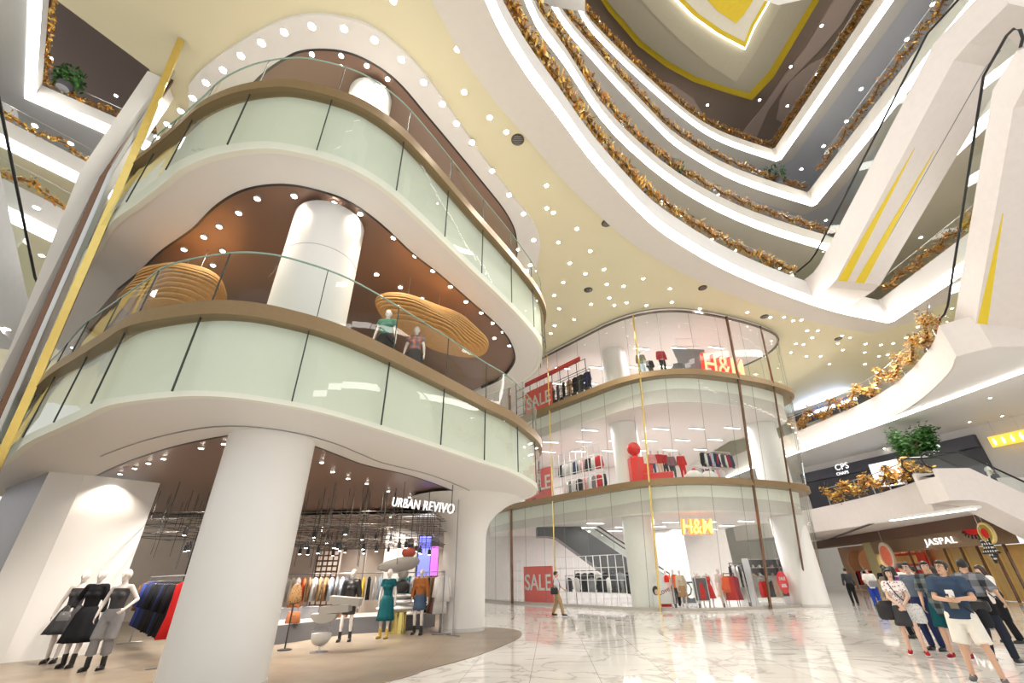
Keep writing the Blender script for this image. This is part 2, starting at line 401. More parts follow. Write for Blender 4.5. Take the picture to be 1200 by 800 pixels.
for k, (L, z, h) in enumerate(((LA, ZC, 1.5), (LB, 20., 1.3), (LC, 25.4, 1.3))):
    struct(f'trim_{k+21}', MB().band(L[3:8] if k < 2 else L[1:6], z+.4, z+h+.02, -.08), white)
def cove_strip(pts, z, label, h=.42):
    P = [Vector(p) for p in pts]; Q = offset(P, -.12); Q2 = offset(P, .16)
    mb = MB().loft([[(*q, z+h), (*p, z+h), (*r, z-.03), (*p, z-.075)] for p, q, r in zip(P, Q, Q2)])
    return tag(mb.build('cove_light', cove), label, 'light')
cove_strip(VA, ZC, 'long white cove light along the edge of the cream ceiling, lowest of the stacked bands')
cove_strip(VB, 20., 'white cove light along the second lowest of the stacked balcony edges')
cove_strip(VC, 25.4, 'white cove light along the third lowest of the stacked balcony edges')
cove_strip(VD, 30.8, 'white cove light along the topmost balcony edge, just under the brown and gold ceiling')
cove_strip(LA[4:8], ZC, 'white cove light on the lower balcony edge seen far left behind the escalator')
cove_strip(LB[4:8], 20., 'white cove light on the middle balcony edge seen at far left')
cove_strip(LC[1:6], 25.4, 'white L-shaped cove light round the opening at the top left', .5)
# ---- the top ceiling with its stepped recess
ZT = 36.5
struct('ceiling_5', MB().quad((-45, -8, ZT+1.2), (50, -8, ZT+1.2), (50, 60, ZT+1.2), (-45, 60, ZT+1.2)), dkbrown)
def rp(pts, z): return [at(x, y, z).xy for x, y in pts]
g1 = rp([(640, -90), (700, -8), (712, 10), (747, 51), (780, 76), (813, 94), (850, 106), (880, 115), (905, 88), (957, 0), (1010, -90)], ZT)
struct('ceiling_6', MB().prism(g1, ZT-.3, ZT+.9), goldp)
g2 = rp([(650, -90), (706, -8), (718, 8), (752, 47), (784, 71), (815, 88), (850, 100), (877, 107), (900, 82), (950, 0), (1003, -90)], ZT-.3)
struct('ceiling_7', MB().prism(g2, ZT-.5, ZT-.2), olive)
g3 = rp([(680, -90), (745, -8), (765, 15), (795, 45), (830, 75), (862, 95), (885, 60), (915, 5), (960, -90)], ZT-.5)
struct('ceiling_8', MB().prism(g3, ZT-.62, ZT-.45), mat('pale greige ceiling paint', (.44, .4, .29), .5))
g4 = rp([(720, -90), (785, -8), (812, 18), (840, 38), (873, 55), (884, 30), (902, 0), (950, -90)], ZT-.62)
struct('ceiling_9', MB().prism(g4, ZT-.75, ZT-.6), goldp)
g4b = rp([(740, -90), (795, -8), (818, 15), (845, 34), (872, 48), (880, 28), (896, 0), (940, -90)], ZT-.75)
struct('ceiling_10', MB().prism(g4b, ZT-.82, ZT-.74), mat('ivory ceiling paint', (.75, .7, .58), .5))
g5 = rp([(770, -90), (822, -8), (840, 12), (862, 27), (872, 16), (882, 0), (930, -90)], ZT-.82)
struct('ceiling_11', MB().prism(g5, ZT-.9, ZT-.8), goldp)
tag(MB().path([(*p, ZT-.7) for p in rp([(785, -8), (812, 19), (840, 39), (873, 57), (884, 31), (902, 0)], ZT-.7)], .07, 6).build('cove_light', cove), 'thin bright light line round the inner gold square of the top ceiling', 'light')
# rose bands curving over the dark brown outer ceiling
for k, pts in enumerate(([(985, -10), (972, 10), (945, 55), (915, 95), (893, 128), (868, 158), (886, 162), (900, 130), (922, 98), (958, 62), (985, 30), (1010, -10)],
                         [(910, 140), (914, 118), (925, 96), (950, 76), (970, 66), (985, 40), (1030, -10), (1040, 20), (985, 100), (940, 140), (920, 145)],
                         [(735, 88), (760, 92), (790, 100), (812, 115), (824, 135), (800, 125), (770, 110)])):
    struct(f'ceiling_{12+k}', MB().prism(rp(pts, ZT+1.0), ZT+1.0-.02*k, ZT+1.15), rosec)

# ================================================================== LEFT STORE SHELL
URB = [Vector(p) for p in ((-6, 22.5), (-18, 22.5))]
TF = smoothline([(-14, -2), (-6, 4), (-2.27, 9.24), (-1.74, 10.32), (-.88, 11.94), (-.12, 14.1), (.16, 15.5), (.05, 16.8), (-.6, 17.6), (-1.33, 17.95)], 5)
struct('floor_1', MB().prism(TF+[Vector((-1.5, 22.5)), Vector((-22, 22.5)), Vector((-22, -2))], 0, .012), tan)
O2L = O2+[Vector(p) for p in ((-2.2, 21), (-17, 21), (-16.5, 15))]
O3L = O3+[Vector(p) for p in ((-4, 21), (-14, 21), (-14.5, 12.5))]
C4IL = C4I+[Vector(p) for p in ((-4, 20.5), (-11.8, 17.5), (-11.5, 12.5))]
for k, (U, O, zb, zt) in enumerate(((U2, O2L, 4.1, Z2), (U3, O3L, 9.05, Z3))):
    out = offset(U, .14)+URB
    struct(f'ceiling_{20+k}', plate('c', out, [O], zb, zb+.14, white), white).name = f'ceiling_{20+k}'
    struct(f'floor_{k+2}', MB().prism(out, zb+.15, zt-.02), mat('grey store floor', (.5, .46, .42), .4))
    o = MB().prism(offset(O, -.05) if 0 else O, zb+.1, zb+.16); struct(f'ceiling_{22+k}', o, brownc)
    struct(f'trim_{30+k}', MB().band(offset(U, .13), zb-.02, zt-.02, .12), slabw)
    # dark reveal round the opening
    Q = [p for p in (O2 if k == 0 else O3)]
    struct(f'trim_{32+k}', MB().band(Q, zb-.012, zb+.1, .05), black)
    # bronze edge band
    struct(f'trim_{34+k}', MB().loft([[(*p, z_) for p, z_ in ((a, zt-.22), (b, zt-.22), (b, zt+.05), (a, zt+.05))] for a, b in zip(offset(U, -.1), offset(U, .22))]), bronze)
struct('trim_36', MB().band(offset(O2, -.55)[8:-6], 4.082, 4.1, .025), grey)
struct('ceiling_24', plate('c', C4L, [C4IL], ZC-.12, ZC+.05, white), white).name = 'ceiling_24'
struct('ceiling_25', MB().prism(C4L, ZC+.06, ZC+.12), brownc)
struct('trim_37', MB().band(C4I, ZC-.13, ZC+.06, .06), black)

def pane_wall(name, U, z0, z1, m, step, start, label, cat, joint=.02, inset=0., cap=False, group=None):
    """glass sheets along a plan line, one child per pane, with dark joints between"""
    P = offset(U, inset) if inset else U
    t = empty(name, (*P[len(P)//2], z0), 0, label, cat, group)
    cuts = resample(P, step=step, start=start)
    full = []
    # split the fine line at the cuts
    L = [0.]
    for a, b in zip(P, P[1:]): L.append(L[-1]+(b-a).length)
    ds = [start+step*i for i in range(int((L[-1]-start)/step)+1)]
    edges = [0.]+[d for d in ds if .3 < d < L[-1]-.1]+[L[-1]]
    def ptd(d):
        for j in range(len(P)-1):
            if L[j+1] >= d: return P[j].lerp(P[j+1], (d-L[j])/max(1e-9, L[j+1]-L[j]))
        return P[-1]
    for a, b in zip(edges, edges[1:]):
        seg = [ptd(a+.006)]+[p for p, l in zip(P, L) if a+.03 < l < b-.03]+[ptd(b-.006)]
        MB().wall(seg, z0, z1).build('glass_pane', m, t, world=True)
    if joint:
        for d in edges[1:-1]:
            p = ptd(d); q = ptd(d+.02); tt = (q-p).normalized()
            MB().box((p.x, p.y, (z0+z1)/2), (joint, .025, z1-z0), math.atan2(tt.y, tt.x)).build('joint_seal', mat('dark joint sealant', (.04, .05, .045), .5), t, world=True)
    if cap:
        MB().path([(*p, z1) for p in P], .018, 6).build('edge_rail', mat('glass edge green', (.25, .4, .34), .15), t, world=True)
    return t
CH = U3
pane_wall('glass_cladding', U2, 4.12, Z2-.22, cladg, 1.72, .6, 'pale green glass panels under the bronze band of the first balcony of the left store', 'cladding')
pane_wall('glass_cladding', U3, 9.07, Z3-.22, cladg, 1.72, 1.1, 'pale green glass panels under the upper bronze band of the left store', 'cladding')
pane_wall('glass_balustrade', U2, Z2+.05, Z2+1.2, smoke, 1.72, .6, 'clear glass balustrade of the first balcony, in front of the wooden pendants', 'balustrade', .012, .06, True)
pane_wall('glass_balustrade', U3, Z3+.05, Z3+1.15, smoke, 1.72, 1.1, 'clear glass balustrade of the upper balcony, under the white spotlit ring', 'balustrade', .012, .06, True)
# leaning glass screen and white pier at its left end
MZ = [(14.45, Vector((-8.9, 6.55))), (10.9, Vector((-9.39, 7.37))), (5.65, Vector((-10.74, 9.05))), (2.0, Vector((-11.5, 10.0)))]
MZ = [(z, p+Vector((.03, -.2))) for z, p in MZ]
SO = Vector((-.62, -.2))
def slanted(name, off, w, d, m, parent=None, label=None, cat=None):
    ringl = []
    for z, p in MZ:
        c = p+off; u = Vector((-.75, .66)).normalized(); v = Vector((-.66, -.75))
        ringl.append([(*(c+u*a*w/2+v*b*d/2), z) for a, b in ((-1, -1), (1, -1), (1, 1), (-1, 1))])
    o = MB().loft(ringl).build(name, m, parent, world=True)
    return o
scr = empty('glass_screen', (-10.5, 9.5, 2), 0, 'leaning glass screen with gold and brown mirror posts at the left end of the store', 'glass screen')
def run_(pix):
    q = [Vector(at(*p).xy) for p in pix]; q.append(q[2]+(q[2]-q[1])*(3.65/5.25)); return q
ZS = [14.45, 10.9, 5.65, 2.0]
SZ = run_([(200, 94, 14.45), (120, 211, 10.9), (15, 452, 5.65)]); LZ = run_([(173, 83, 14.45), (94, 200, 10.9), (-4, 447, 5.65)])
def post(name, P, w, d, m, label):
    u, v = Vector((.75, .66)), Vector((-.66, .75))
    o = MB().loft([[(*(p+u*a*w/2+v*b*d/2), z) for a, b in ((-1, -1), (1, -1), (1, 1), (-1, 1))] for p, z in zip(P, ZS)]).build(name, m, scr, world=True); o['label'] = label
MP = [p for z, p in MZ]
MB().loft([[(*p, z), (*q, z)] for p, q, z in zip(MP, SZ, ZS)], False, False).build('glass_pane', smoke, scr, world=True)
post('mullion', MP, .15, .13, gold, 'gold mirror mullion'); post('mullion', SZ, .13, .12, browns, 'dark brown mirror mullion')
post('mullion', [p.lerp(q, .75) for p, q in zip(MP, SZ)], .08, .08, steel, 'slim steel mullion')
struct('wall_left', MB().loft([[(*q, z) for q in (s_+Vector((-.09, -.02)), l_, l_+Vector((-.25, .5)), s_+Vector((-.3, .55)))] for s_, l_, z in zip(SZ, LZ, ZS)]), white)
# ground floor side walls of the left store
wa, wb, wc, wd = Vector((-11.45, 11.75)), Vector((-10.4, 13.05)), Vector((-12.05, 11.35)), Vector((-15.5, 13.6))
struct('wall_store', MB().band([wa, wb], 0, 4.1, .16), white2)
struct('wall_pier', MB().band([wc, wa], 0, 4.1, .5), white2)
struct('wall_side', MB().band([wd, wc], 0, 4.1, .3), mat('blue grey side wall', (.34, .34, .38), .5))  # side wall toned darker than the white walls beside it
struct('wall_back', MB().box((-10, 22.4, 2.05), (17, .2, 4.1)), mat('warm beige wall', (.62, .54, .47), .6))
struct('wall_right', MB().box((-1.6, 20.3, 2.05), (.2, 4.4, 4.1)), white2)
struct('wall_upper', MB().box((-9, 21.6, 7.4), (15, .2, 3.4)), mat('dim taupe wall', (.36, .29, .26), .6))
# ================================================================== GLAZED CORNER STORE SHELL
for k, (zb, zt) in enumerate(((4.25, Z2), (9.45, Z3))):
    mid = hm(zt-.4, .55)
    struct(f'floor_{k+5}', MB().prism(mid+HMB, zb+.02, zt-.02), mat('pale shop floor', (.7, .66, .62), .3))
    struct(f'ceiling_{30+k}', MB().prism(mid+HMB, zb-.02, zb+.015), pinkw)
    A, B_ = hm(zb, .5), hm(zt, .45)
    struct(f'trim_{40+k}', MB().loft([[(*a, zb-.03), (*b, zt-.05)] for a, b in zip(A, B_)], False, False), slabw)
    struct(f'trim_{42+k}', MB().loft([[(*a, zt-.22), (*c, zt-.22), (*c, zt+.08), (*a, zt+.08)] for a, c in zip(hm(zt, -.12), hm(zt, .45))]), bronze)
struct('ceiling_32', MB().prism(HM_TOP, 14.3, 14.45), pinkw)
struct('trim_44', MB().band(hm(14.3, -.05), 14.24, 14.32, .12), mat('dark glazing head', (.12, .1, .08), .4, .5))
struct('wall_far', MB().box((6, 37, 7.2), (21, .2, 14.4)), mat('bright shop wall', (.84, .80, .79), .5))
for k, (z0, z1, nm) in enumerate(((0., Z2-.17, 'g'), (Z2+.05, Z3-.17, 'm'), (Z3+.05, 14.26, 't'))):
    w = MB()
    rows = [hm(z0), hm((z0+z1)/2), hm(z1)]
    w.loft([[(*p, z) for p in r] for r, z in zip(rows, (z0, (z0+z1)/2, z1))], False, False)
    wo = struct(f'window_{k+1}', w, facg)
    # slim joints between the sheets
    A, B_ = resample(hm(z0), step=1.75), resample(hm(z1), step=1.75)
    for a, b in zip(A, B_): j = MB().rod((*a, z0), (*b, z1), .009, n=4); j.build('glazing_joint', mat('grey green joint', (.16, .18, .16), .4), wo, world=True)
for k, (x, y, m, r) in enumerate(((606, 497, browns, .09), (646, 477, gold, .036), (749, 440, gold, .05), (866, 441, browns, .08), (902, 449, browns, .05))):
    p = at(x, y, Z3).xy
    q = min(BH, key=lambda b: (b-p).length)
    if (q-p).length < 1.5: p = q
    struct(f'trim_{50+k}', MB().path([(p.x, p.y-.1+(.26*(Z3-z) if z < Z3 else .15*(Z3-z)), z) for z in (0, 3, 5.65, 8, 10.9, 14.3)], r, 6), m)
struct('baseboard_front', MB().band(hm(0, -.03), 0, .12, .2), mat('grey stone kerb', (.45, .42, .38), .3))

# ================================================================== RIGHT SIDE
E3 = smoothline([(19.5, 45), (20.6, 38), (21.6, 33), (22.2, 29), (22.3, 25), (21.6, 21.8), (20, 18.2), (18.75, 16.4)], 4)+[Vector((19.4, 15.6)), Vector((23, 15.4)), Vector((23, 2))]
E2 = smoothline([(21, 45), (22.4, 38), (22.7, 33), (22.4, 28), (21.7, 24.6), (21.2, 23.4)], 4)+[Vector((22, 23.2)), Vector((30, 23.2)), Vector((40, 23.2))]
RB3 = [Vector((40, 2)), Vector((40, 45))]
struct('floor_7', MB().prism(E3+RB3, 9.4, Z3), white)
struct('trim_45', MB().band(E3, 9.42, Z3+.03, -.07), mat('blush white fascia', (.84, .78, .75), .45))
RB2 = [Vector((40, 45))]
struct('floor_8', MB().prism(E2+RB2, 4.1, Z2), white)
struct('trim_46', MB().band(E2, 4.12, Z2+.03, -.07), mat('blush white fascia'))
cove_strip([(19.6, 45), (20.3, 38), (21.2, 32), (22.3, 25), (23, 18), (23.6, 9), (24, 2)], 9.36, 'long white cove light under the second gallery on the right', .0).location.z -= .0
# storefront walls on the right
JA, JB = Vector((30.3, 48.5)), Vector((24.7, 23.6))
CA, CB = Vector((25.0, 38.5)), Vector((28.9, 26.5))
struct('wall_gallery', MB().band([CA, CB, Vector((33, 14))], Z2, 9.4, .3), mat('light grey shop wall', (.7, .68, .66), .5))
struct('wall_upper_gallery', MB().band([Vector((25.5, 40)), Vector((28.8, 31)), Vector((34, 14))], Z3, ZC, .3), mat('light grey shop wall'))
struct('wall_end', MB().box((20, 56, 7.2), (44, .3, 14.4)), mat('light grey shop wall'))
def inside_hm(x, y, z):
    P = hm(z, .9); c = False; Q = P+HMB
    for i in range(len(Q)):
        a, b = Q[i], Q[i-1]
        if (a.y > y) != (b.y > y) and x < (b.x-a.x)*(y-a.y)/(b.y-a.y)+a.x: c = not c
    return c
# ================================================================== COLUMNS
def column(x, y, z0, z1, r, label, flare=0., ring=None):
    t = empty('round_column', (x, y, z0), 0, label, 'column')
    rows = [(0, 0, 0, r, r), (0, 0, (z1-z0)*.5, r, r), (0, 0, z1-z0-(flare*1.2 if flare else .02), r, r)]
    if flare:
        for k in range(1, 7):
            a = k/6; rows.append((0, 0, z1-z0-flare*1.2*(1-a), r+flare*a**3, r+flare*a**3))
    else: rows.append((0, 0, z1-z0, r, r))
    MB().ov(rows, 40).build('shaft', white2, t, True)
    MB().ov([(0, 0, 0, r+.012, r+.012), (0, 0, .1, r+.012, r+.012)], 40).build('base_ring', mat('column base trim', (.7, .69, .67), .35), t, True)
    if ring:
        for h in ring: MB().ov([(0, 0, h, r+.004, r+.004), (0, 0, h+.015, r+.004, r+.004)], 40).build('panel_seam', mat('seam grey', (.5, .5, .49), .5), t, True)
    return t
column(-4.95, 8.75, .012, 4.1, .8, 'huge white round column at the front of the left store, nearest the camera', 0)
column(-1.8, 17.05, .012, 4.1, .75, 'white column with flared head at the right end of the left store, beside its lettering', 1.3)
column(-4.33, 7.75, Z2, 9.05, .78, 'white round column on the first balcony, between the two wooden pendants', ring=[2.15])
column(-4.2, 8.0, Z3, ZC-.06, .62, 'white column top behind the upper balcony glass, under the spotlit ring')
for z0, z1, w in ((0.005, 4.22, 'on the ground floor of the glazed corner store, left of the entrance'), (Z2, 9.42, 'on the middle floor of the glazed corner store, left of the red stand'), (Z3, 14.3, 'on the top floor of the glazed corner store, left of the dressed dummies')):
    column(6.6, 25.2, z0, z1, .78, 'white round column '+w)
for z0, z1, w in ((0.005, 4.22, 'on the ground floor at the right corner of the glazed store'), (Z2, 9.42, 'on the middle floor at the right corner of the glazed store')):
    column(15.0, 25.7, z0, z1, .85, 'white round column '+w)
column(23.6+4, 17.5, Z4, 19.98, 1.0, 'white column behind the gallery rail, between the two upper escalators')
column(-15.5, 15.5, Z3, 25.3, 1.0, 'pale grey round column seen at the left, beside the leaning white pier')

# ================================================================== LAMPS
LN = 0
def spot(loc, power, col=(1, .92, .8), cone=110, blend=.6, r=.04, aim=None):
    d = bpy.data.lights.new('spot_beam', 'SPOT'); d.energy = power; d.color = col; d.spot_size = R(cone); d.spot_blend = blend; d.shadow_soft_size = r
    o = bpy.data.objects.new('spot_beam', d); COL.objects.link(o); o.location = loc
    if aim: o.rotation_euler = (Vector(aim)-Vector(loc)).to_track_quat('-Z', 'Y').to_euler()
    return o
def area(loc, sx, sy, power, col=(1, .95, .9), rz=0):
    d = bpy.data.lights.new('fitting_light', 'AREA'); d.shape = 'RECTANGLE'; d.size = sx; d.size_y = sy; d.energy = power; d.color = col
    o = bpy.data.objects.new('fitting_light', d); COL.objects.link(o); o.location = loc; o.rotation_euler = (0, 0, rz); return o
_dl = {}
def downlight(p, r, label, group, power=0., col=(1, .92, .8), cone=115, ringm=None, drop=0.):
    key = (round(r, 3), ringm.name if ringm else '')
    if key not in _dl:
        a = MB().ov([(0, 0, -.02, r*1.35, r*1.35), (0, 0, .02, r*1.35, r*1.35)], 14).mesh('trim_ring')
        b = MB().ov([(0, 0, -.028, r, r), (0, 0, -.012, r, r)], 12).mesh('lens')
        a.materials.append(ringm or white); b.materials.append(lamp); _dl[key] = (a, b)
    t = empty('downlight', p, 0, label, 'downlight', group)
    for nm, me in zip(('trim_ring', 'lens'), _dl[key]):
        o = bpy.data.objects.new(nm, me); COL.objects.link(o); o.parent = t
    if power: spot((p[0], p[1], p[2]-.06), power, col, cone)
    return t
def px(off, s, pts): return [(off[0]+x/s, off[1]+y/s) for x, y in pts]
cl = px((400, 0), 3, [(408, 172), (432, 323), (522, 412), (580, 463), (721, 651), (722, 731), (745, 746), (183, 2)])
cl += px((400, 267), 3, [(828, 2), (763, 50), (875, 80), (803, 123), (858, 160), (923, 145), (780, 190), (933, 197), (992, 204), (1061, 177), (1155, 213), (942, 245), (878, 267), (960, 271), (1003, 261), (1072, 271), (765, 283), (748, 236), (818, 321), (750, 342), (736, 370), (1162, 260)])
cl += px((800, 267), 3, [(60, 283), (227, 296), (308, 313), (356, 313), (388, 325), (417, 323), (437, 360), (475, 360), (455, 385), (398, 406), (425, 408), (380, 437), (435, 450), (485, 450), (560, 378), (588, 385), (643, 407), (697, 410), (545, 405), (515, 478), (563, 428), (640, 437), (640, 478), (690, 450), (720, 445), (785, 385), (826, 347), (740, 405)])
for k, (x, y) in enumerate(cl):
    p = at(x, y, ZC)
    downlight(p, .075, 'small round downlight set in the cream ceiling', 'downlights in the cream ceiling', 330 if k % 2 == 0 else 0, cone=140)
for k, (x, y) in enumerate(px((400, 0), 3, [(620, 490), (933, 783)])+px((400, 267), 3, [(868, 217)])+px((800, 267), 3, [(70, 210), (287, 311), (547, 389)])):
    p = at(x, y, ZC); where = ['closest to the spotlit ring', 'second from the spotlit ring', 'third from the spotlit ring', 'fourth from the spotlit ring', 'fifth from the spotlit ring', 'furthest right'][k]
    t = empty('air_vent', p, 0, 'dark round air vent in the cream ceiling, '+where, 'air vent')
    MB().ov([(0, 0, -.03, .22, .22), (0, 0, .02, .22, .22)], 20).build('vent_rim', mat('dark vent metal', (.09, .08, .06), .5), t, True)
    g = MB()
    for q in range(-2, 3): g.box((0, q*.07, -.04), (.34-abs(q)*.06, .02, .03))
    g.build('vent_grille', grey, t)
ring = px((0, 0), 3, [(785, 245), (848, 195), (920, 150), (1000, 112), (1097, 92), (725, 290), (678, 343), (637, 390), (590, 437), (555, 483)])+px((400, 0), 3, [(10, 100), (117, 140), (212, 208), (290, 288), (355, 365), (405, 433), (460, 500), (530, 600), (590, 684), (640, 750)])+px((400, 267), 3, [(676, 42), (664, 130)])
for k, (x, y) in enumerate(ring):
    p = at(x, y, ZC-.12); downlight(p, .085, 'bright downlight in the white ring over the upper balcony', 'downlights in the white ring', 130, (1, .95, .86), 140)
b3 = px((400, 0), 3, [(0, 195), (90, 230), (163, 277)])+px((0, 0), 3, [(1097, 190)])
for x, y in b3: downlight(at(x, y, ZC+.05), .06, 'downlight in the brown ceiling of the upper balcony', 'downlights over the upper balcony', 90, (1, .8, .6))
b2 = px((0, 0), 3, [(905, 697), (1035, 688), (1175, 713), (840, 748), (772, 795)])+px((400, 0), 3, [(67, 750)])+px((400, 267), 3, [(184, 33), (260, 97), (322, 149), (384, 205), (124, 162), (208, 207), (284, 248), (438, 258), (492, 297), (532, 333), (568, 364), (590, 413), (538, 386)])+px((0, 267), 3, [(717, 31), (783, 80), (648, 75), (750, 130)])
for k, (x, y) in enumerate(b2): downlight(at(x, y, 9.13), .055, 'downlight in the brown ceiling round the wooden pendants', 'downlights over the first balcony', 120, (1, .82, .62))
b1 = px((0, 534), 3, [(423, 62), (475, 42), (523, 24), (576, 8)])+px((0, 267), 3, [(708, 772), (788, 757)])+[(377, 541), (390, 552), (408, 560), (430, 566), (455, 575), (480, 582), (505, 590)]
for k, (x, y) in enumerate(b1): downlight(at(x, y, 4.18), .045, 'downlight in the metallic ceiling of the ground floor store', 'downlights over the ground floor store', 140, (1, .86, .72))
for x, y, z in ((1092.7, 5, 30.8), (1062.7, 46, 30.8), (1009, 104, 30.8), (992, 142, 30.8), (965, 171, 30.8), (939, 198, 30.8)):
    downlight(at(x, y, z), .11, 'downlight in the blue grey ceiling under the topmost gallery', 'downlights under the topmost gallery', 0)
for x, y, z in ((967.7, 258, 25.4), (841.7, 228, 25.4), (1078.7, 278, 20.), (834, 280, 20), (862, 293, 20), (914, 314, 20)):
    downlight(at(x, y, z), .09, 'downlight in a grey gallery ceiling behind a gold garland', 'downlights under the middle galleries', 0)
for x, y in ((962.7, 30), (926.7, 78), (956.7, 87), (890, 117), (922.7, 124), (829, 123), (701.7, 25)):
    downlight(at(x, y, ZT+.8), .1, 'downlight in the brown outer ring of the top ceiling', 'downlights in the top ceiling', 0)
for x, y in ((60, 68), (136, 112)): downlight(at(x, y, ZT), .12, 'downlight seen through the opening at the top left', 'downlights at top left', 0)
for x, y, z in ((41, 147, 20), (83, 168, 20), (43, 243, ZC), (49, 299, ZC), (8, 385, 9.4), (18, 404, 9.4)): downlight(at(x, y, z), .1, 'downlight in the gallery ceilings at far left', 'downlights at far left', 0)
for x, y in ((1136, 494), (1123, 505), (1036, 525), (1045, 543), (1174, 487), (1160, 466), (1190, 500)): downlight(at(x, y, 9.36), .06, 'downlight in the white ceiling of the first gallery on the right', 'downlights over the right gallery', 0)
# linear fittings of the glazed store
for fl, (z, nm, pts) in enumerate(((4.2, 'ground', [(2.5+2.2*i, 27.2+2.6*j) for i in range(6) for j in range(3)]), (9.4, 'middle', [(2.5+2.2*i, 26+2.6*j) for i in range(6) for j in range(3)]), (14.27, 'top', [(3.5+2.4*i, 24.6+2.8*j) for i in range(5) for j in range(3)]))):
    for k, (x, y) in enumerate(pts):
        if not inside_hm(x, y, z) or math.hypot(x-6.6, y-25.2) < 1.5 or math.hypot(x-15, y-25.7) < 1.5: continue
        t = empty('linear_light', (x, y, z-.02), .25, f'slim white strip light on the ceiling of the {nm} floor of the glazed store', 'strip light', f'strip lights over the {nm} floor')
        MB().box((0, 0, 0), (1.1, .1, .05)).build('housing', white, t); MB().box((0, 0, -.03), (1.04, .07, .02)).build('diffuser', cove, t)
        area((x, y, z-.09), 1.04, .07, 82, (1, .96, .95), .25)
# ================================================================== GARLANDS AND RAILS
gm = [mat('gold tinsel', (.85, .5, .08), .35, .6), mat('copper tinsel', (.7, .3, .06), .4, .55), mat('bronze tinsel', (.3, .16, .05), .45, .4), mat('pale gold tinsel', (.98, .75, .3), .3, .6)]
def garland(pts, label, r=.16, per=75, swag=.12, step=1.1, size=.11, loc_group=None):
    P = [Vector(p) for p in pts]; mb = MB(); L = 0; acc = []
    me_i = []
    for a, b in zip(P, P[1:]):
        d = (b-a).length; n_ = max(1, int(d*per))
        for k in range(n_):
            t = (k+random.random())/n_; p = a.lerp(b, t); s = L+d*t
            p.z -= swag*abs(math.sin(s*PI/step))*1.6
            th = random.uniform(0, 2*PI); rr = r*math.sqrt(random.random()); w = Vector((math.cos(th)*rr, math.sin(th)*rr, random.gauss(0, r*.55)))
            c = p+w
            u = Vector((random.gauss(0, 1), random.gauss(0, 1), random.gauss(0, 1))).normalized(); v = u.orthogonal().normalized()
            s1 = size*random.uniform(.5, 1.2); s2 = s1*.4
            mb.quad(c-u*s1, c-v*s2, c+u*s1, c+v*s2); me_i.append(random.choices((0, 1, 2, 3), (4, 3, 2, 1.5))[0])
        L += d
    # a dark core that the tinsel is wound on
    core = []; L = 0
    Q = resample(P, step=.15)
    for a, b in zip(Q, Q[1:]+Q[-1:]):
        core.append(Vector((a.x, a.y, a.z-swag*abs(math.sin(L*PI/step))*1.6))); L += (b-a).length
    me = mb.b; nq = len(me.faces)
    mb.path(core, r*.2, 5)
    bm_ = mb.b; bm_.faces.ensure_lookup_table()
    m = bpy.data.meshes.new('garland'); bm_.to_mesh(m); bm_.free()
    for g in gm: m.materials.append(g)
    for k, f in enumerate(m.polygons): f.material_index = me_i[k] if k < nq else 2
    o = bpy.data.objects.new('tinsel_garland', m); COL.objects.link(o)
    c = P[0].copy(); m.transform(Matrix.Translation(-c)); o.location = c
    return tag(o, label, 'garland')
def up(pts, z): return [Vector((p.x, p.y, z)) for p in pts]
def sub(V, a, b): return V[a:b]
NM = ['the cream ceiling edge', 'the second stacked band', 'the third stacked band', 'the topmost band under the gold ceiling']
for k, (V, z, h, nm) in enumerate(LEV):
    i0 = next(i for i, p in enumerate(V) if p.x > (-.8, .3, 1, 2)[k]); ic = len(V)-3
    Vo = offset(V, -.02)
    left = Vo[i0:ic+1]; right = [V[ic+0], V[ic+0].lerp(V[ic+1], .5), V[ic+1]]
    rt = [Vector((22.42, 21.7)), Vector((22.42, 6))] if k < 3 else [Vector((21.85, 23.3)), Vector((22.42, 13.2)), Vector((22.6, 6))]
    hg = .65
    lf = left
    if k == 0: lf = [p for p in left if p.x < 16.2]
    if k == 0:
        rt = [Vector((22.42, 21.6)), Vector((22.42, 9))]
    garland(up(offset(lf, -.1), z+h+hg), f'gold and copper garland on the curved rail above {NM[k]}', .23, 110, .16, 1.5, .16)
    garland(up(resample(rt, step=.5), z+h+hg), f'gold garland on the straight right-hand rail above {NM[k]}', .26, 110, .18, 1.5, .16)
    for nm2, pts in (('curved', lf), ('straight', resample(rt, step=2.))):
        t = empty('glass_rail', (pts[0].x, pts[0].y, z+h), 0, f'{nm2} glass rail behind the garland above {NM[k]}', 'glass rail')
        MB().wall(offset(pts, .05), z+h, z+h+1.05).build('glass_pane', smoke, t, world=True)
        MB().path([(*p, z+h+1.06) for p in offset(pts, .05)], .025, 6).build('top_rail', steel, t, world=True)
for L, z, h, a, b, nm in ((LA, ZC, 1.5, 4, 8, 'lower'), (LB, 20., 1.3, 4, 8, 'middle'), (LC, 25.4, 1.3, 1, 6, 'top')):
    pts = resample(offset(L[a:b], -.05), step=.6)
    garland(up(pts, z+h+.5), f'gold garland on the {nm} gallery rail at far left', .2, 60, .2, 2.2, .13)
    t = empty('glass_rail', (pts[0].x, pts[0].y, z+h), 0, f'glass rail of the {nm} gallery at far left', 'glass rail')
    MB().wall(offset(pts, .12), z+h, z+h+1.0).build('glass_pane', smoke, t, world=True); MB().path([(*p, z+h+1.) for p in offset(pts, .12)], .025, 6).build('top_rail', steel, t, world=True)
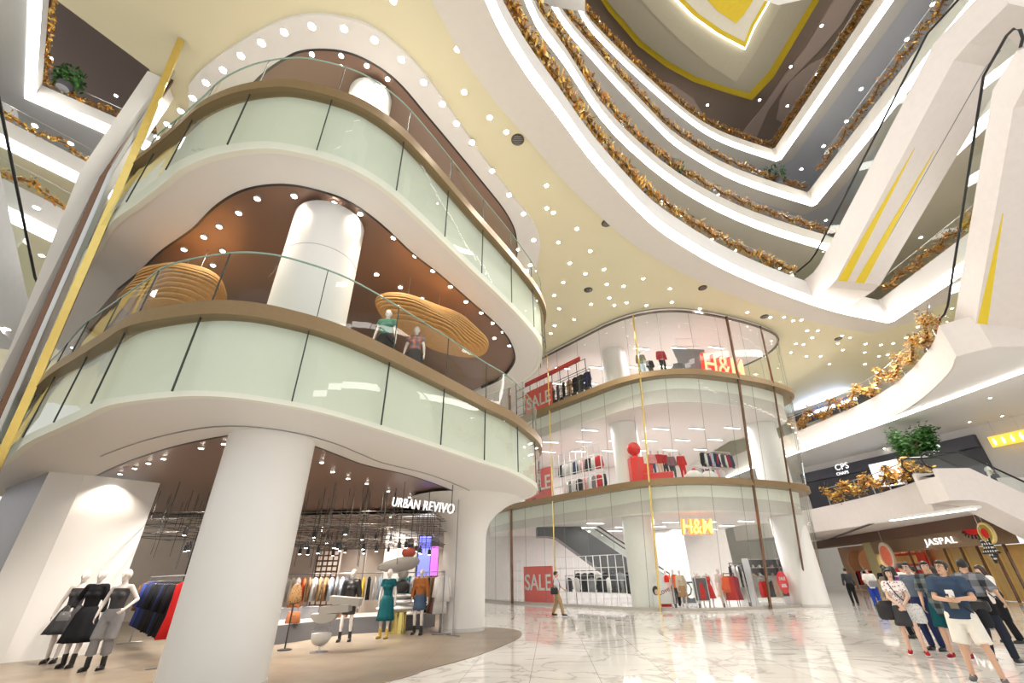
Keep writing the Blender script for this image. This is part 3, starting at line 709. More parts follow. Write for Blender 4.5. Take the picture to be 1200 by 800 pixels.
# swags on the two right-hand galleries, and their glass rails
for E, z, a, b, nm, sw in ((E3, Z3, 4, 27, 'second', .5), (E2, Z2, 5, 20, 'first', .45)):
    pts = [p for p in E if (p.y < 34 and p.y > (16.2 if z > 8 else 22.7)) and p.x < 23]
    garland(up(resample(offset(pts, -.12), step=.25), z+1.15), f'thick gold garland hung in swags on the {nm} gallery rail on the right', .3, 190, sw, 2.3, .14)
    t = empty('glass_rail', (pts[0].x, pts[0].y, z), 0, f'glass rail with steel top of the {nm} gallery on the right', 'glass rail')
    Q = offset(pts, .02)
    MB().wall(Q, z+.03, z+1.15).build('glass_pane', smoke, t, world=True)
    MB().path([(*p, z+1.17) for p in Q], .03, 6).build('top_rail', steel, t, world=True)
    for p in resample(Q, step=1.6): MB().box((p.x, p.y, z+.6), (.04, .06, 1.1)).build('rail_post', steel, t, world=True)

# ================================================================== ESCALATORS
def escalator(p0, d, rise, width, label, stripes=(), groove=False, body=white, run=None, side_left=True, land=2.4, depth=1.25, stepsm=None):
    """p0: plan point on the low bend (left edge seen along travel), d: travel direction; width to the right of travel"""
    p0 = Vector(p0); d = Vector(d[:2]).normalized(); n_ = Vector((d.y, -d.x))*(1 if width > 0 else -1); width = abs(width); run = run or rise/math.tan(R(30))
    t = empty('escalator', p0, 0, label, 'escalator')
    def P(s, w, h): return (p0.x+d.x*s+n_.x*w, p0.y+d.y*s+n_.y*w, p0.z+h)
    low = [(-land, -depth), (0, -depth), (.5, -depth+.1), (run-.4, rise-depth-.1), (run+.2, rise-depth), (run+land, rise-depth)]
    top = [(-land, .2), (-.5, .2), (0, .36), (run-.5, rise+.22), (run+.3, rise+.22), (run+land, rise+.22)]
    MB().loft([[P(a[0], 0, a[1]), P(b[0], 0, b[1]), P(b[0], .18, b[1]), P(b[0], .18, b[1]-.35), P(b[0], width-.18, b[1]-.35), P(b[0], width-.18, b[1]), P(b[0], width, b[1]), P(a[0], width, a[1])] for a, b in zip(low, top)]).build('truss', body, t, world=True)
    sl = rise/run
    for w0, w1, L in stripes:
        wm = (w0+w1)/2
        MB().loft([[P(.5, w0, -depth+.075), P(.5, w1, -depth+.075), P(.5, w1, -depth+.16), P(.5, w0, -depth+.16)], [P(L, wm, -depth+.085+(L-.5)*(rise-.2)/(run-.9)), P(L, wm+.02, -depth+.085+(L-.5)*(rise-.2)/(run-.9)), P(L, wm+.02, -depth+.2+(L-.5)*(rise-.2)/(run-.9)), P(L, wm, -depth+.2+(L-.5)*(rise-.2)/(run-.9))]]).build('soffit_stripe', yellow, t, world=True)
    if groove:
        MB().loft([[P(s, width*groove-.02, h-.012), P(s, width*groove+.02, h-.012), P(s, width*groove+.02, h+.05), P(s, width*groove-.02, h+.05)] for s, h in low[2:5]]).build('soffit_groove', grey, t, world=True)
    for w in (.09, width-.09):
        MB().loft([[P(b[0], w-.006, b[1]-.02), P(b[0], w+.006, b[1]-.02), P(b[0], w+.006, b[1]+.78), P(b[0], w-.006, b[1]+.78)] for b in top]).build('glass_side', smoke, t, world=True)
        hp = [P(b[0], w, b[1]+.8) for b in top]
        a0 = [P(-land-.38*math.sin(q), w, .2+.42+.38*math.cos(q)) for q in (PI*.97, PI*.75, PI*.5, PI*.25)]
        b0 = [P(run+land+.38*math.sin(q), w, rise+.22+.42+.38*math.cos(q)) for q in (PI*.25, PI*.5, PI*.75, PI*.97)]
        MB().path(a0+hp+b0, .045, 8).build('handrail', rubber, t, world=True)
        MB().path([P(b[0], w, b[1]+.005) for b in top], .03, 6).build('deck_trim', steel, t, world=True)
    st = MB(); N = int(run/.4); pr = [(-land+.1, 0.02)]
    for k in range(N): pr += [(k*run/N, k*rise/N+.02), (k*run/N, (k+1)*rise/N+.02)]
    pr += [(run, rise+.02), (run+land-.1, rise+.02)]
    st.loft([[P(s, .2, h), P(s, width-.2, h)] for s, h in pr], False, False)
    st.build('steps', mat('ribbed step metal', (.3, .3, .31), .4, .6), t, world=True)
    return t
escalator((16.95, 18.95, Z4), (1.55, -9.1), 5.3, -2.7, 'left of the two big white escalators overhead at right, with two yellow stripes below', ((.1, .65, 6.0), (1.15, 1.7, 6.0)), .6, mat('blush white fascia'), run=9.2, land=1.6, depth=1.15)
escalator((19.7, 16.6, Z3), (-3.0, -7.9), 5.1, -3.0, 'nearest big white escalator at the right edge, rising from the swagged gallery', ((.04, .42, 5.), (2.0, 2.4, 3.5)), 0, mat('blush white fascia'), run=8.45, land=.9, depth=.85)
escalator((-17.8, 13.0, 10.5), (2.4, -6), 5.2, 2.6, 'white escalator at the far left edge, behind the leaning pier', (), 0, mat('cool white escalator panel', (.74, .75, .8), .45), run=8.6, land=1.5)
escalator((31.2, 21.65, .02), (-1, 0), Z2, 1.4, 'white escalator with glass sides coming down from the first gallery at right', (), 0, mat('blush white fascia'), run=9.4, land=1.2)
escalator((9.8, 29.6, .05), (-1, .0), 4.9, 1.6, 'dark escalator inside the ground floor of the glazed store', (), 0, mat('dark escalator cladding', (.06, .06, .065), .35), run=7.6, land=.8)

# white suspended panels at the very top of the atrium
for pts, lab in (([(560, -40), (575, -6), (600, 1), (686, 14), (684, -40)], 'blank white suspended banner at the top edge, left of the gold ceiling'), ([(868, -40), (876, -6), (912, 6), (958, -4), (965, -40)], 'blank white suspended banner at the top edge, over the gold ceiling')):
    P = [at(x, y, 23.5).xy for x, y in pts]; c = sum(P, Vector((0, 0)))/len(P)
    t = empty('suspended_banner', (c.x, c.y, 23.5), 0, lab, 'banner'); MB().prism(P, 23.5, 23.9).build('board', white, t, world=True)
    for p in P[2:4]: q = p.lerp(c, .4); MB().rod((q.x, q.y, 23.9), (q.x, q.y, ZT+1.2), .03).build('suspension_rod', steel, t, world=True)
# ================================================================== FIGURES
def V3(*a): return Vector(a)
def ik(a, b, l1, l2, hint):
    a, b, h = Vector(a), Vector(b), Vector(hint); d = b-a; L = min(d.length, (l1+l2)*.995); d.normalize(); b = a+d*L
    x = (l1*l1-l2*l2+L*L)/(2*L); y = math.sqrt(max(0, l1*l1-x*x)); h = (h-d*h.dot(d))
    h = h.normalized() if h.length > 1e-6 else d.orthogonal().normalized()
    return a+d*x+h*y, b
skin = mat('warm skin', (.62, .38, .26), .5, var=.04); skin2 = mat('fair skin', (.70, .46, .35), .5, var=.04)
hairb = mat('black hair', (.015, .012, .011), .45, var=.3, scale=40); hairbr = mat('dark brown hair', (.05, .025, .018), .4, var=.3, scale=40)
dummy = mat('pale mannequin lacquer', (.72, .66, .62), .25, var=.02)
lipm = mat('lips', (.5, .2, .17), .5); eyew = mat('eye white', (.85, .83, .8), .3); eyeb = mat('eye iris', (.03, .02, .015), .2)
SH = {}
def figure(name, label, cat, loc, rz, H=1.7, feet=None, hands=None, lean=(0, 0), head=(0, 0), sm=skin, wear=(), hair=None, hairm=hairb,
           female=False, face=True, vox=.014, group=None, headless=False, hand_hint=None, palm=None, fine=False, scale_w=1.):
    t = empty(name, loc, rz, label, cat, group); k = H/1.72
    P = lambda x, y, z: V3(x*k, y*k, z*k)
    sw = (.155 if female else .178)*scale_w; hw = (.095 if female else .09)*scale_w
    ln = lambda z: V3(lean[0]*max(0, z-.95)/.5, lean[1]*max(0, z-.95)/.5, 0)
    pv = P(0, 0, .93); hips = [P(-hw, 0, .90), P(hw, 0, .90)]
    sh = [P(-sw, 0, 1.40)+ln(1.4)*k, P(sw, 0, 1.40)+ln(1.4)*k]
    neck = P(0, .005, 1.45)+ln(1.45)*k; hc = P(0, -.005, 1.605)+ln(1.55)*k
    feet = feet or [(-.1, 0), (.1, 0)]; hands = hands or [(-.27, -.06, .80), (.27, -.06, .80)]
    ank = [V3(f[0]*k, f[1]*k, ((f[2] if len(f) > 2 else 0)+.085)*k) for f in feet]
    knees = []
    for i in (0, 1):
        kn, an = ik(hips[i], ank[i], .412*k, .412*k, V3((-.1, .1)[i], -1, 0)); knees.append(kn); ank[i] = an
    hh = hand_hint or [(-.6, .6, -.4), (.6, .6, -.4)]
    elb, wr = [], []
    for i in (0, 1):
        e, w = ik(sh[i], V3(*hands[i])*k, .285*k, .25*k, V3(*hh[i])); elb.append(e); wr.append(w)
    tw = .88 if female else 1.
    tor = [(.80, .135*scale_w, .095), (.90, .162*(1.03 if female else .98)*scale_w, .108), (1.03, .128*tw*scale_w, .095), (1.12, .135*tw*scale_w, .098), (1.25, .158*tw*scale_w, .112), (1.36, .160*tw*scale_w, .098), (1.43, .09, .065)]
    HM = Matrix.Translation(neck) @ Matrix.Rotation(head[0], 4, 'Z') @ Matrix.Rotation(head[1], 4, 'X') @ Matrix.Translation(-neck)
    # ---- one continuous body
    b = MB(); rr = lambda r: r*k
    b.ov([(*(P(0, 0, z)+ln(z)*k).xy, z*k, rx*k*.96, ry*k*.96) for z, rx, ry in tor], 16)
    for i in (0, 1):
        b.cap(hips[i], knees[i], rr(.082), rr(.052)); b.cap(knees[i], ank[i], rr(.05), rr(.036)); b.ell(knees[i].lerp(ank[i], .28)+V3(0, .012*k, 0), (rr(.054), rr(.058), rr(.12)))
        b.cap(ank[i]-V3(0, 0, .03*k), ank[i]+V3((-.02, .02)[i]*k, -.13*k, -.055*k), rr(.036), rr(.026))
        b.cap(sh[i], elb[i], rr(.048), rr(.038)); b.cap(elb[i], wr[i], rr(.039), rr(.026))
        d = (wr[i]-elb[i]).normalized(); pn = Vector(palm[i]) if palm else V3((1, -1)[i], .25, 0); pn = (pn-d*pn.dot(d)).normalized(); sd = d.cross(pn)
        q = Matrix((sd, pn, d)).transposed(); b.ell(wr[i]+d*.05*k, (rr(.038), rr(.017), rr(.052)), q)
        for f in range(4):
            o = wr[i]+d*.085*k+sd*(f-1.5)*.021*k; L = (.038, .044, .041, .032)[f]*k
            m = o+(d*.9+pn*.35).normalized()*L; e = m+(d*.45+pn*.9).normalized()*L*.95
            b.cap(o, m, rr(.0088), rr(.0082), 6); b.cap(m, e, rr(.0082), rr(.007), 6)
        th = 1 if (V3(0, -1, 0)).dot(sd) > 0 else -1
        o = wr[i]+d*.03*k+sd*th*.03*k; m = o+(d*.7+sd*th*.6+pn*.4).normalized()*.042*k; e = m+(d*.8+pn*.6).normalized()*.03*k
        b.cap(o, m, rr(.011), rr(.0095), 6); b.cap(m, e, rr(.0095), rr(.008), 6)
    b.cap(sh[0]+V3(.03, 0, 0), sh[1]-V3(.03, 0, 0), rr(.05), rr(.05)); b.cap(neck-V3(0, 0, .03*k), hc-V3(0, 0, .07*k) if not headless else neck+V3(0, 0, .05*k), rr(.054), rr(.047))
    if female: 
        for i in (-1, 1): b.ell(P(i*.07, -.085, 1.25)+ln(1.25)*k, (rr(.06), rr(.05), rr(.06)))
    if not headless:
        n0 = len(b.b.verts)
        b.ell(hc+P(0, .012, .02), (rr(.074), rr(.092), rr(.10)), n=16, m=12); b.ell(hc+P(0, -.028, -.05), (rr(.052), rr(.056), rr(.066)))
        b.ell(hc+P(0, -.03, 0), (rr(.063), rr(.06), rr(.075)))
        b.cap(hc+P(0, -.088, .015), hc+P(0, -.105, -.028), rr(.009), rr(.014), 6); b.cap(hc+P(-.045, -.075, .03), hc+P(.045, -.075, .03), rr(.012), rr(.012), 6)
        for i in (-1, 1): b.ell(hc+P(i*.076, .012, -.005), (rr(.012), rr(.02), rr(.032)))
        b.ell(hc+P(0, -.07, -.095), (rr(.022), rr(.02), rr(.018)))
        b.b.verts.ensure_lookup_table()
        for v in b.b.verts[n0:]: v.co = HM @ v.co
    place('body', remesh(b, vox*.75 if fine else vox, 1 if fine else 2), sm, t)
    hp = lambda x, y, z: HM @ (hc+P(x, y, z))
    if face and not headless:
        for i in (-1, 1):
            e = MB().ell(hp(i*.03, -.086, .008), (rr(.013), rr(.008), rr(.008))).build('eye', eyew, t, True)
            MB().ell(hp(i*.03, -.092, .008), (rr(.007), rr(.005), rr(.007))).build('iris', eyeb, e, True)
            MB().cap(hp(i*.015, -.091, .03), hp(i*.046, -.08, .031), rr(.005), rr(.004), 6).build('eyebrow', hairm, t, True)
        MB().cap(hp(-.02, -.083, -.062), hp(.02, -.083, -.062), rr(.008), rr(.008), 6).build('mouth', lipm, t, True)
    if hair and not headless:
        h = MB(); n0 = 0
        h.ell(hc+P(0, .026, .035), (rr(.082), rr(.092), rr(.096)), n=16, m=12); h.ell(hc+P(0, -.035, .078), (rr(.066), rr(.055), rr(.038)))
        if hair in ('bob', 'long'):
            zl = -.12 if hair == 'bob' else -.34
            h.ov([(hc.x, hc.y+.05*k, hc.z+.05*k, rr(.084), rr(.07)), (hc.x, hc.y+.06*k, hc.z-.06*k, rr(.092), rr(.062)), (hc.x, hc.y+.08*k, hc.z+zl*k*.6, rr(.10), rr(.055)), (hc.x, hc.y+.09*k, hc.z+zl*k, rr(.085), rr(.035))], 16)
            for i in (-1, 1): h.cap(hc+P(i*.07, -.005, .05), hc+P(i*.085, .005, zl*.7), rr(.028), rr(.022))
        elif hair == 'cap':
            h.ell(hc+P(0, -.1, .05), (rr(.07), rr(.08), rr(.014)))
        else:
            for i in (-1, 1): h.ell(hc+P(i*.07, .01, .01), (rr(.018), rr(.035), rr(.05)))
        me = remesh(h, max(.01, vox), 1); me.transform(HM)
        place('cap' if hair == 'cap' else 'hair', me, hairm, t)
    # ---- clothes
    for w in wear:
        kind, m = w[0], w[1]; o = w[2] if len(w) > 2 else {}
        c = MB()
        if kind in ('top', 'dress'):
            hem = o.get('hem', .84); g = o.get('g', .014); fl = o.get('flare', 0); sl = o.get('sleeve', .55); lo = o.get('top', 1.45)
            zs = [z for z, _, _ in tor if hem < z < lo]; rows = []
            def rad(z):
                for (z0, a0, c0), (z1, a1, c1) in zip(tor, tor[1:]):
                    if z0 <= z <= z1: q = (z-z0)/(z1-z0); return a0+(a1-a0)*q, c0+(c1-c0)*q
                return tor[0][1:] if z < tor[0][0] else tor[-1][1:]
            for z in sorted([hem]+zs+[lo]):
                rx, ry = rad(z)
                if z < .9: rx, ry = .158+(.9-z)*fl, .105+(.9-z)*fl
                rows.append((*(P(0, 0, z)+ln(z)*k).xy, z*k, (rx+g)*k, (ry+g)*k))
            c.ov(rows, 24)
            if female:
                for i in (-1, 1): c.ell(P(i*.07, -.085, 1.25)+ln(1.25)*k, (rr(.062+g*.5), rr(.052+g), rr(.062)))
            if sl > 0:
                c.cap(sh[0]+V3(.03, 0, 0), sh[1]-V3(.03, 0, 0), rr(.052+g), rr(.052+g))
                for i in (0, 1):
                    q = min(1, sl); e = sh[i].lerp(elb[i], q); r1 = .05+g+.004; r2 = .042+g+(.008 if sl < 1 else 0)
                    c.ell(sh[i], (rr(r1),)*3); c.rod(sh[i], e, rr(r1), rr(r1+(r2-r1)*q), 12)
                    if sl > 1: c.ell(elb[i], (rr(.042+g),)*3); c.rod(elb[i], elb[i].lerp(wr[i], sl-1), rr(.042+g), rr(.032+g), 12)
            nm = o.get('name', 'shirt' if kind == 'top' else 'dress')
        elif kind == 'legs':
            L = o.get('len', 2); g = max(.018, o.get('g', .018)); ws = o.get('waist', 1.02)
            c.ov([(0, 0, .79*k, rr(.14+g), rr(.1+g)), (0, 0, .90*k, rr(.162+g), rr(.108+g)), (0, 0, ws*k, rr(.135+g), rr(.1+g))], 20)
            for i in (0, 1):
                q = min(1, L); c.ell(hips[i], (rr(.088+g),)*3); c.rod(hips[i], hips[i].lerp(knees[i], q), rr(.088+g), rr(.088+g-(.03-o.get('wide', 0))*q), 14)
                if L > 1: c.ell(knees[i], (rr(.055+g),)*3); c.rod(knees[i], knees[i].lerp(ank[i], L-1), rr(.058+g), rr(.042+g+o.get('wide', 0)), 14)
            nm = o.get('name', 'trousers')
        elif kind == 'skirt':
            a, z1, f = o.get('waist', 1.04), o.get('hem', .55), o.get('flare', .08); n_ = 5
            c.ov([(0, 0, (a+(z1-a)*q/n_)*k, rr((.135 if q == 0 else .17)+f*q/n_+.006), rr((.1 if q == 0 else .14)+f*q/n_+.006)) for q in range(n_+1)], 40, wave=o.get('wave', .05), waves=9)
            place(o.get('name', 'skirt'), c.mesh('skirt', True), m, t); continue
        elif kind == 'shoes':
            for i in (0, 1):
                s = MB(); z0 = ank[i].z-.085*k
                s.ell(ank[i]+V3((-.012, .012)[i]*k, -.07*k, -.05*k), (rr(.046), rr(.125), rr(.042)), n=14); s.ell(ank[i]+V3(0, .01*k, -.025*k), (rr(.046), rr(.055), rr(.055)))
                if o.get('boot'): s.cap(ank[i]-V3(0, 0, .02*k), ank[i].lerp(knees[i], o['boot']), rr(.047), rr(.05))
                if o.get('heel'): s.rod(ank[i]+V3(0, .04*k, -.04*k), ank[i]+V3(0, .045*k, -.085*k), rr(.025), rr(.018))
                so = place(o.get('name', 'shoe'), remesh(s, max(.009, vox*.8), 1), m, t)
                MB().ov([(ank[i].x+(-.012, .012)[i]*k, ank[i].y-.065*k, z0+.001, rr(.047), rr(.128)), (ank[i].x+(-.012, .012)[i]*k, ank[i].y-.065*k, z0+.016*k, rr(.048), rr(.13))], 18).build('sole', o.get('sole', black), so, True)
            continue
        elif kind == 'strap':
            pts = [P(-sw*.55, .10, 1.36)+ln(1.36)*k, P(-sw*.6, .02, 1.48)+ln(1.4)*k, P(-sw*.45, -.09, 1.38)+ln(1.38)*k, P(0, -.14, 1.2)+ln(1.2)*k, P(.13, -.12, 1.02), P(.175, 0, .93), P(.12, .13, 1.02), P(-.02, .14, 1.2)+ln(1.2)*k]
            if o.get('flip'): pts = [V3(-p.x, p.y, p.z) for p in pts]
            c.path([p for p in smooth3(pts+pts[:1])][:-1], .014*k, 6, closed=True, sx=1.3); c.build('bag_strap', m, t, True); continue
        elif kind == 'glasses':
            for i in (-1, 1):
                c.path([hp(i*.032+.021*math.cos(a), -.1, .008+.016*math.sin(a)) for a in [2*PI*q/10 for q in range(10)]], .0022*k, 5, closed=True); c.rod(hp(i*.053, -.098, .012), hp(i*.078, .01, .012), .002*k, n=5)
            c.rod(hp(-.011, -.102, .01), hp(.011, -.102, .01), .002*k, n=5); c.build('glasses', m, t); continue
        elif kind == 'print':
            c.box(P(o.get('x', 0), -.145, o.get('z', 1.2))+ln(1.25)*k, (o.get('w', .16)*k, .02, o.get('h', .14)*k)); c.build('shirt_print', m, t); continue
        else: continue
        place(nm, remesh(c, max(.012, vox), 2), m, t)
    return t
def smooth3(pts, n=4):
    P = [Vector(p) for p in pts]; out = []
    for i in range(len(P)-1):
        p0, p1, p2, p3 = P[max(i-1, 0)], P[i], P[i+1], P[min(i+2, len(P)-1)]
        for q in range(n):
            t = q/n; out.append(.5*((2*p1)+(p2-p0)*t+(2*p0-5*p1+4*p2-p3)*t*t+(3*p1-p0-3*p2+p3)*t**3))
    out.append(P[-1]); return out
# ================================================================== GARMENTS
_gar = {}
def garment(kind, m, loc, rz, label, group=None, name=None):
    key = (kind, m.name)
    if key not in _gar:
        L = {'coat': 1.05, 'shirt': .72, 'dress': 1.05, 'trousers': 1.0, 'top': .6}[kind]
        b = MB()
        if kind == 'trousers':
            for s in (-1, 1): b.ov([(s*.06, 0, -.12-L, .085, .035), (s*.07, 0, -.5, .09, .04), (s*.075, 0, -.12, .09, .035)], 10, sq=.8)
        else:
            f = .06 if kind == 'dress' else .02
            b.ov([(0, 0, -L-.1, .23+f, .07), (0, 0, -.6*L-.1, .21, .065), (0, 0, -.3*L-.1, .2, .06), (0, 0, -.15, .2, .05), (0, 0, -.1, .1, .035), (0, 0, -.085, .05, .03)], 16, sq=.75, wave=0)
            if kind != 'dress':
                for s in (-1, 1):
                    b.rod((s*.17, 0, -.15), (s*.26, .01, -.15-min(.55, L*.8)), .055, .045, 8)
        me = b.mesh('garment_body', True); me.materials.append(m)
        h = MB().path([(-.2, 0, -.15), (0, 0, -.085), (.2, 0, -.15)], .008, 5).path([(0, 0, -.085), (0, 0, -.02), (.02, 0, .012), (.0, 0, .03), (-.02, 0, .015)], .004, 4)
        hm_ = h.mesh('hanger'); hm_.materials.append(steel); _gar[key] = (me, hm_)
    t = empty(name or ('hanging_'+kind), loc, rz, label, 'clothes', group)
    for nm, me in zip(('garment_body', 'hanger'), _gar[key]):
        o = bpy.data.objects.new(nm, me); COL.objects.link(o); o.parent = t
    return t
def fab(n, c, **k): return mat('cloth '+n, c, .85, var=k.pop('var', .12), scale=k.pop('scale', 14), spec=.2, **k)
F = dict(black=fab('black', (.012, .012, .015)), navy=fab('navy', (.02, .03, .09)), blue=fab('blue', (.05, .08, .32)), red=fab('red', (.55, .02, .02)), orange=fab('orange', (.8, .12, .03)), white=fab('white', (.82, .8, .78), var=.04),
         cream=fab('cream', (.72, .62, .48)), brown=fab('brown', (.2, .1, .05)), camel=fab('camel', (.45, .28, .14)), teal=fab('teal', (.006, .075, .09)), green=fab('green', (.05, .17, .13)), grey=fab('grey', (.22, .22, .23)), denim=fab('denim', (.06, .1, .17), var=.3),
         mauve=fab('mauve', (.25, .14, .16)), yellow=fab('yellow', (.75, .5, .06)), pink=fab('pink', (.7, .35, .35)), skyb=fab('pale blue', (.42, .52, .62)), olive=fab('olive', (.22, .2, .14)), charcoal=fab('charcoal', (.05, .05, .055)), burg=fab('burgundy', (.3, .02, .035)))
F['leopard'] = spots_mat('leopard print cloth', (.36, .2, .08), ((.05, .03, .02),), 26)
leather = mat('black leather', (.014, .013, .014), .3, var=.2, scale=20); tanl = mat('tan leather', (.27, .09, .03), .4)
def rail(a, b, z, label, posts=True, m=grey, foot=True):
    a, b = Vector(a), Vector(b); t = empty('clothes_rail', (*a, 0.012), 0, label, 'clothes rail')
    MB().rod((*a, z), (*b, z), .018).build('hanging_bar', m, t, world=True)
    u = (b-a).normalized(); n_ = Vector((-u.y, u.x))
    if posts:
        for p in (a, b):
            MB().rod((*p, .014), (*p, z+.018), .018).build('post', m, t, world=True)
            if foot: MB().rod((*(p-n_*.3), .028), (*(p+n_*.3), .028), .016).build('foot', m, t, world=True)
    return t
def fill_rail(a, b, z, items, where, grp, names={}):
    a, b = Vector(a), Vector(b); u = (b-a).normalized(); N = len(items); ang = math.atan2(u.y, u.x)-PI/2
    for k, (kind, c) in enumerate(items):
        p = a.lerp(b, (k+.5)/N); cn = {'skyb': 'pale blue', 'burg': 'burgundy', 'leopard': 'leopard print'}.get(c, c)
        garment(kind, F[c], (p.x, p.y, z-.03), ang+random.uniform(-.12, .12), f'{cn} {kind} hanging {where}', f'{cn} {kind}s hanging {where}')
def handbag(loc, rz, m, label, s=1., held=False):
    t = empty('handbag', loc, rz, label, 'bag')
    MB().ov([(0, 0, 0, .16*s, .06*s), (0, 0, .02*s, .17*s, .07*s), (0, 0, .2*s, .14*s, .045*s), (0, 0, .23*s, .13*s, .03*s)], 20, sq=.6).build('bag_body', m, t, True)
    MB().path([(-.08*s, 0, .22*s), (-.07*s, 0, .33*s), (0, 0, .38*s), (.07*s, 0, .33*s), (.08*s, 0, .22*s)], .009*s, 6).build('handle', m, t, True)
    MB().box((0, -.06*s, .17*s), (.05*s, .02*s, .03*s)).build('clasp', gold, t)
    return t
# ================================================================== LEFT STORE CONTENTS
G0 = .012
def mq(loc, rz, label, wear, **k):
    return figure('mannequin', label, 'mannequin', (*loc, G0), rz, k.pop('H', 1.8), sm=dummy, face=False, female=True, wear=wear, vox=k.pop('vox', .016), **k)
bootw = lambda m=leather: ('shoes', m, {'boot': .3, 'heel': 1, 'name': 'boot'})
mq((-10.35, 11.75), R(20), 'mannequin in a sleeveless charcoal dress, leftmost of three beside the white wall', [('dress', F['charcoal'], {'sleeve': 0, 'hem': .98, 'top': 1.38}), ('skirt', F['charcoal'], {'hem': .52, 'flare': .16, 'wave': .1}), ('shoes', leather, {'heel': 1})], hands=[(-.3, -.02, .85), (.27, .08, .95)], feet=[(-.1, 0), (.06, -.06)])
mq((-9.45, 11.15), R(15), 'mannequin in a black long-sleeved dress holding a small bag, middle of three', [('dress', F['black'], {'sleeve': 1.8, 'hem': .95}), ('skirt', F['black'], {'hem': .42, 'flare': .12, 'wave': .08}), bootw()], hands=[(-.26, -.1, .98), (.26, .05, .85)], feet=[(-.1, .02), (.09, -.08)])
mq((-8.55, 10.75), R(10), 'mannequin in grey cropped trousers and black top, nearest of three by the clothes rail', [('top', F['charcoal'], {'sleeve': 0, 'hem': .98, 'top': 1.38}), ('legs', F['grey'], {'len': 1.6, 'wide': .03}), bootw()], hands=[(-.27, -.05, .9), (.24, -.12, 1.02)], feet=[(-.12, -.04), (.1, .05)], head=(R(-20), 0))
handbag((-9.72, 10.9, .86), .2, mat('grey patterned leather', (.2, .2, .21), .4), 'small grey clutch bag hanging from the middle black mannequin hand', .7)
ra, rb = (-11.1, 14.9), (-7.25, 10.9)
rail(ra, rb, 1.68, 'steel clothes rail of dark coats beside the nearest white column')
fill_rail(ra, rb, 1.68, [('shirt', 'leopard'), ('shirt', 'brown'), ('coat', 'blue'), ('coat', 'blue'), ('coat', 'navy'), ('coat', 'navy'), ('coat', 'navy'), ('coat', 'black'), ('coat', 'black'), ('coat', 'black'), ('dress', 'black'), ('coat', 'black'), ('coat', 'navy'), ('coat', 'black'), ('dress', 'black'), ('coat', 'black'), ('coat', 'black'), ('dress', 'red')], 'on the rail left of the big column', 'c')
mq((-4.83, 14.6), R(5), 'mannequin in black leather jacket and skirt, left of three on the white floor patch', [('top', F['mauve'], {'sleeve': 0, 'hem': .95}), ('top', leather, {'sleeve': 1.9, 'hem': .98, 'g': .026, 'name': 'jacket'}), ('skirt', leather, {'hem': .62, 'flare': .01, 'wave': 0}), bootw()], feet=[(-.13, -.03), (.12, .03)], hands=[(-.26, .02, .84), (.27, -.02, .84)])
mq((-3.9, 15.2), R(-10), 'mannequin in a teal midi dress with gold boots', [('dress', F['teal'], {'sleeve': .5, 'hem': .93}), ('skirt', F['teal'], {'hem': .42, 'flare': .07, 'wave': .06}), bootw(mat('gold leather', (.6, .42, .1), .3, .5))], feet=[(-.11, 0), (.11, -.04)], hands=[(-.25, -.03, .84), (.24, .05, .84)])
mq((-3.05, 15.95), R(-10), 'mannequin in rust top and denim skirt, right of three on the white floor patch', [('top', fab('rust', (.36, .13, .04)), {'sleeve': 1.7, 'hem': .96, 'g': .022}), ('skirt', F['denim'], {'hem': .62, 'flare': .02, 'wave': 0}), bootw()], feet=[(-.12, .02), (.12, -.04)], hands=[(-.27, 0, .86), (.26, -.04, .86)])
# stepped plinth
pl = empty('display_plinth', (-6.3, 16.5, G0), 0, 'low charcoal display plinth with pale top in the middle of the ground floor store', 'plinth')
poly = [(-6.75, 13.7), (-5.65, 15.75), (-5.2, 16.4), (-3.5, 17.1), (-2.9, 18.3), (-9, 18.3), (-9.4, 15)]
MB().prism(poly, G0, .45).build('plinth_body', dgrey, pl, world=True); MB().prism(poly, .45, .47).build('plinth_top', mat('pale stone top', (.6, .54, .48), .3), pl, world=True)
MB().box((-7.2, 16.2, .62), (1.6, .8, .3), .4).build('plinth_step', mat('grey laminate', (.25, .25, .27), .4), pl, world=True)
ra, rb = (-8.9, 17.2), (-4.9, 18.1)
rail(ra, rb, 1.72, 'long clothes rail standing on the dark plinth at the back of the store').location.z = G0
fill_rail(ra, rb, 1.72, [('shirt', c) for c in 'cream black white white white cream white orange leopard white camel leopard skyb grey skyb navy yellow camel yellow black white skyb'.split()], 'on the long back rail over the plinth', 'c')
ra, rb = (-4.6, 18.1), (-3.3, 17.9)
rail(ra, rb, 1.72, 'short clothes rail behind the teal mannequin')
fill_rail(ra, rb, 1.72, [('shirt', c) for c in 'white white green green teal grey brown black'.split()], 'behind the teal mannequin', 'c')
ra, rb = (-3.2, 17.6), (-2.3, 15.9)
rail(ra, rb, 1.72, 'clothes rail with one post at the flared column, behind the denim mannequin')
fill_rail(ra, rb, 1.72, [('dress', c) for c in 'camel camel olive brown black olive brown mauve'.split()]+[('coat', 'white'), ('shirt', 'white')], 'beside the flared column', 'c')
handbag((-6.35, 14.5, .47), .5, tanl, 'tan leather handbag standing on the near edge of the dark plinth', 1.2)
handbag((-5.6, 16.2, .47), .2, tanl, 'tan leather handbag on the plinth behind the stacked slabs', 1.4)
handbag((-7.1, 16.1, .77), .4, tanl, 'tan leather handbag on the raised grey step of the plinth', 1.3)
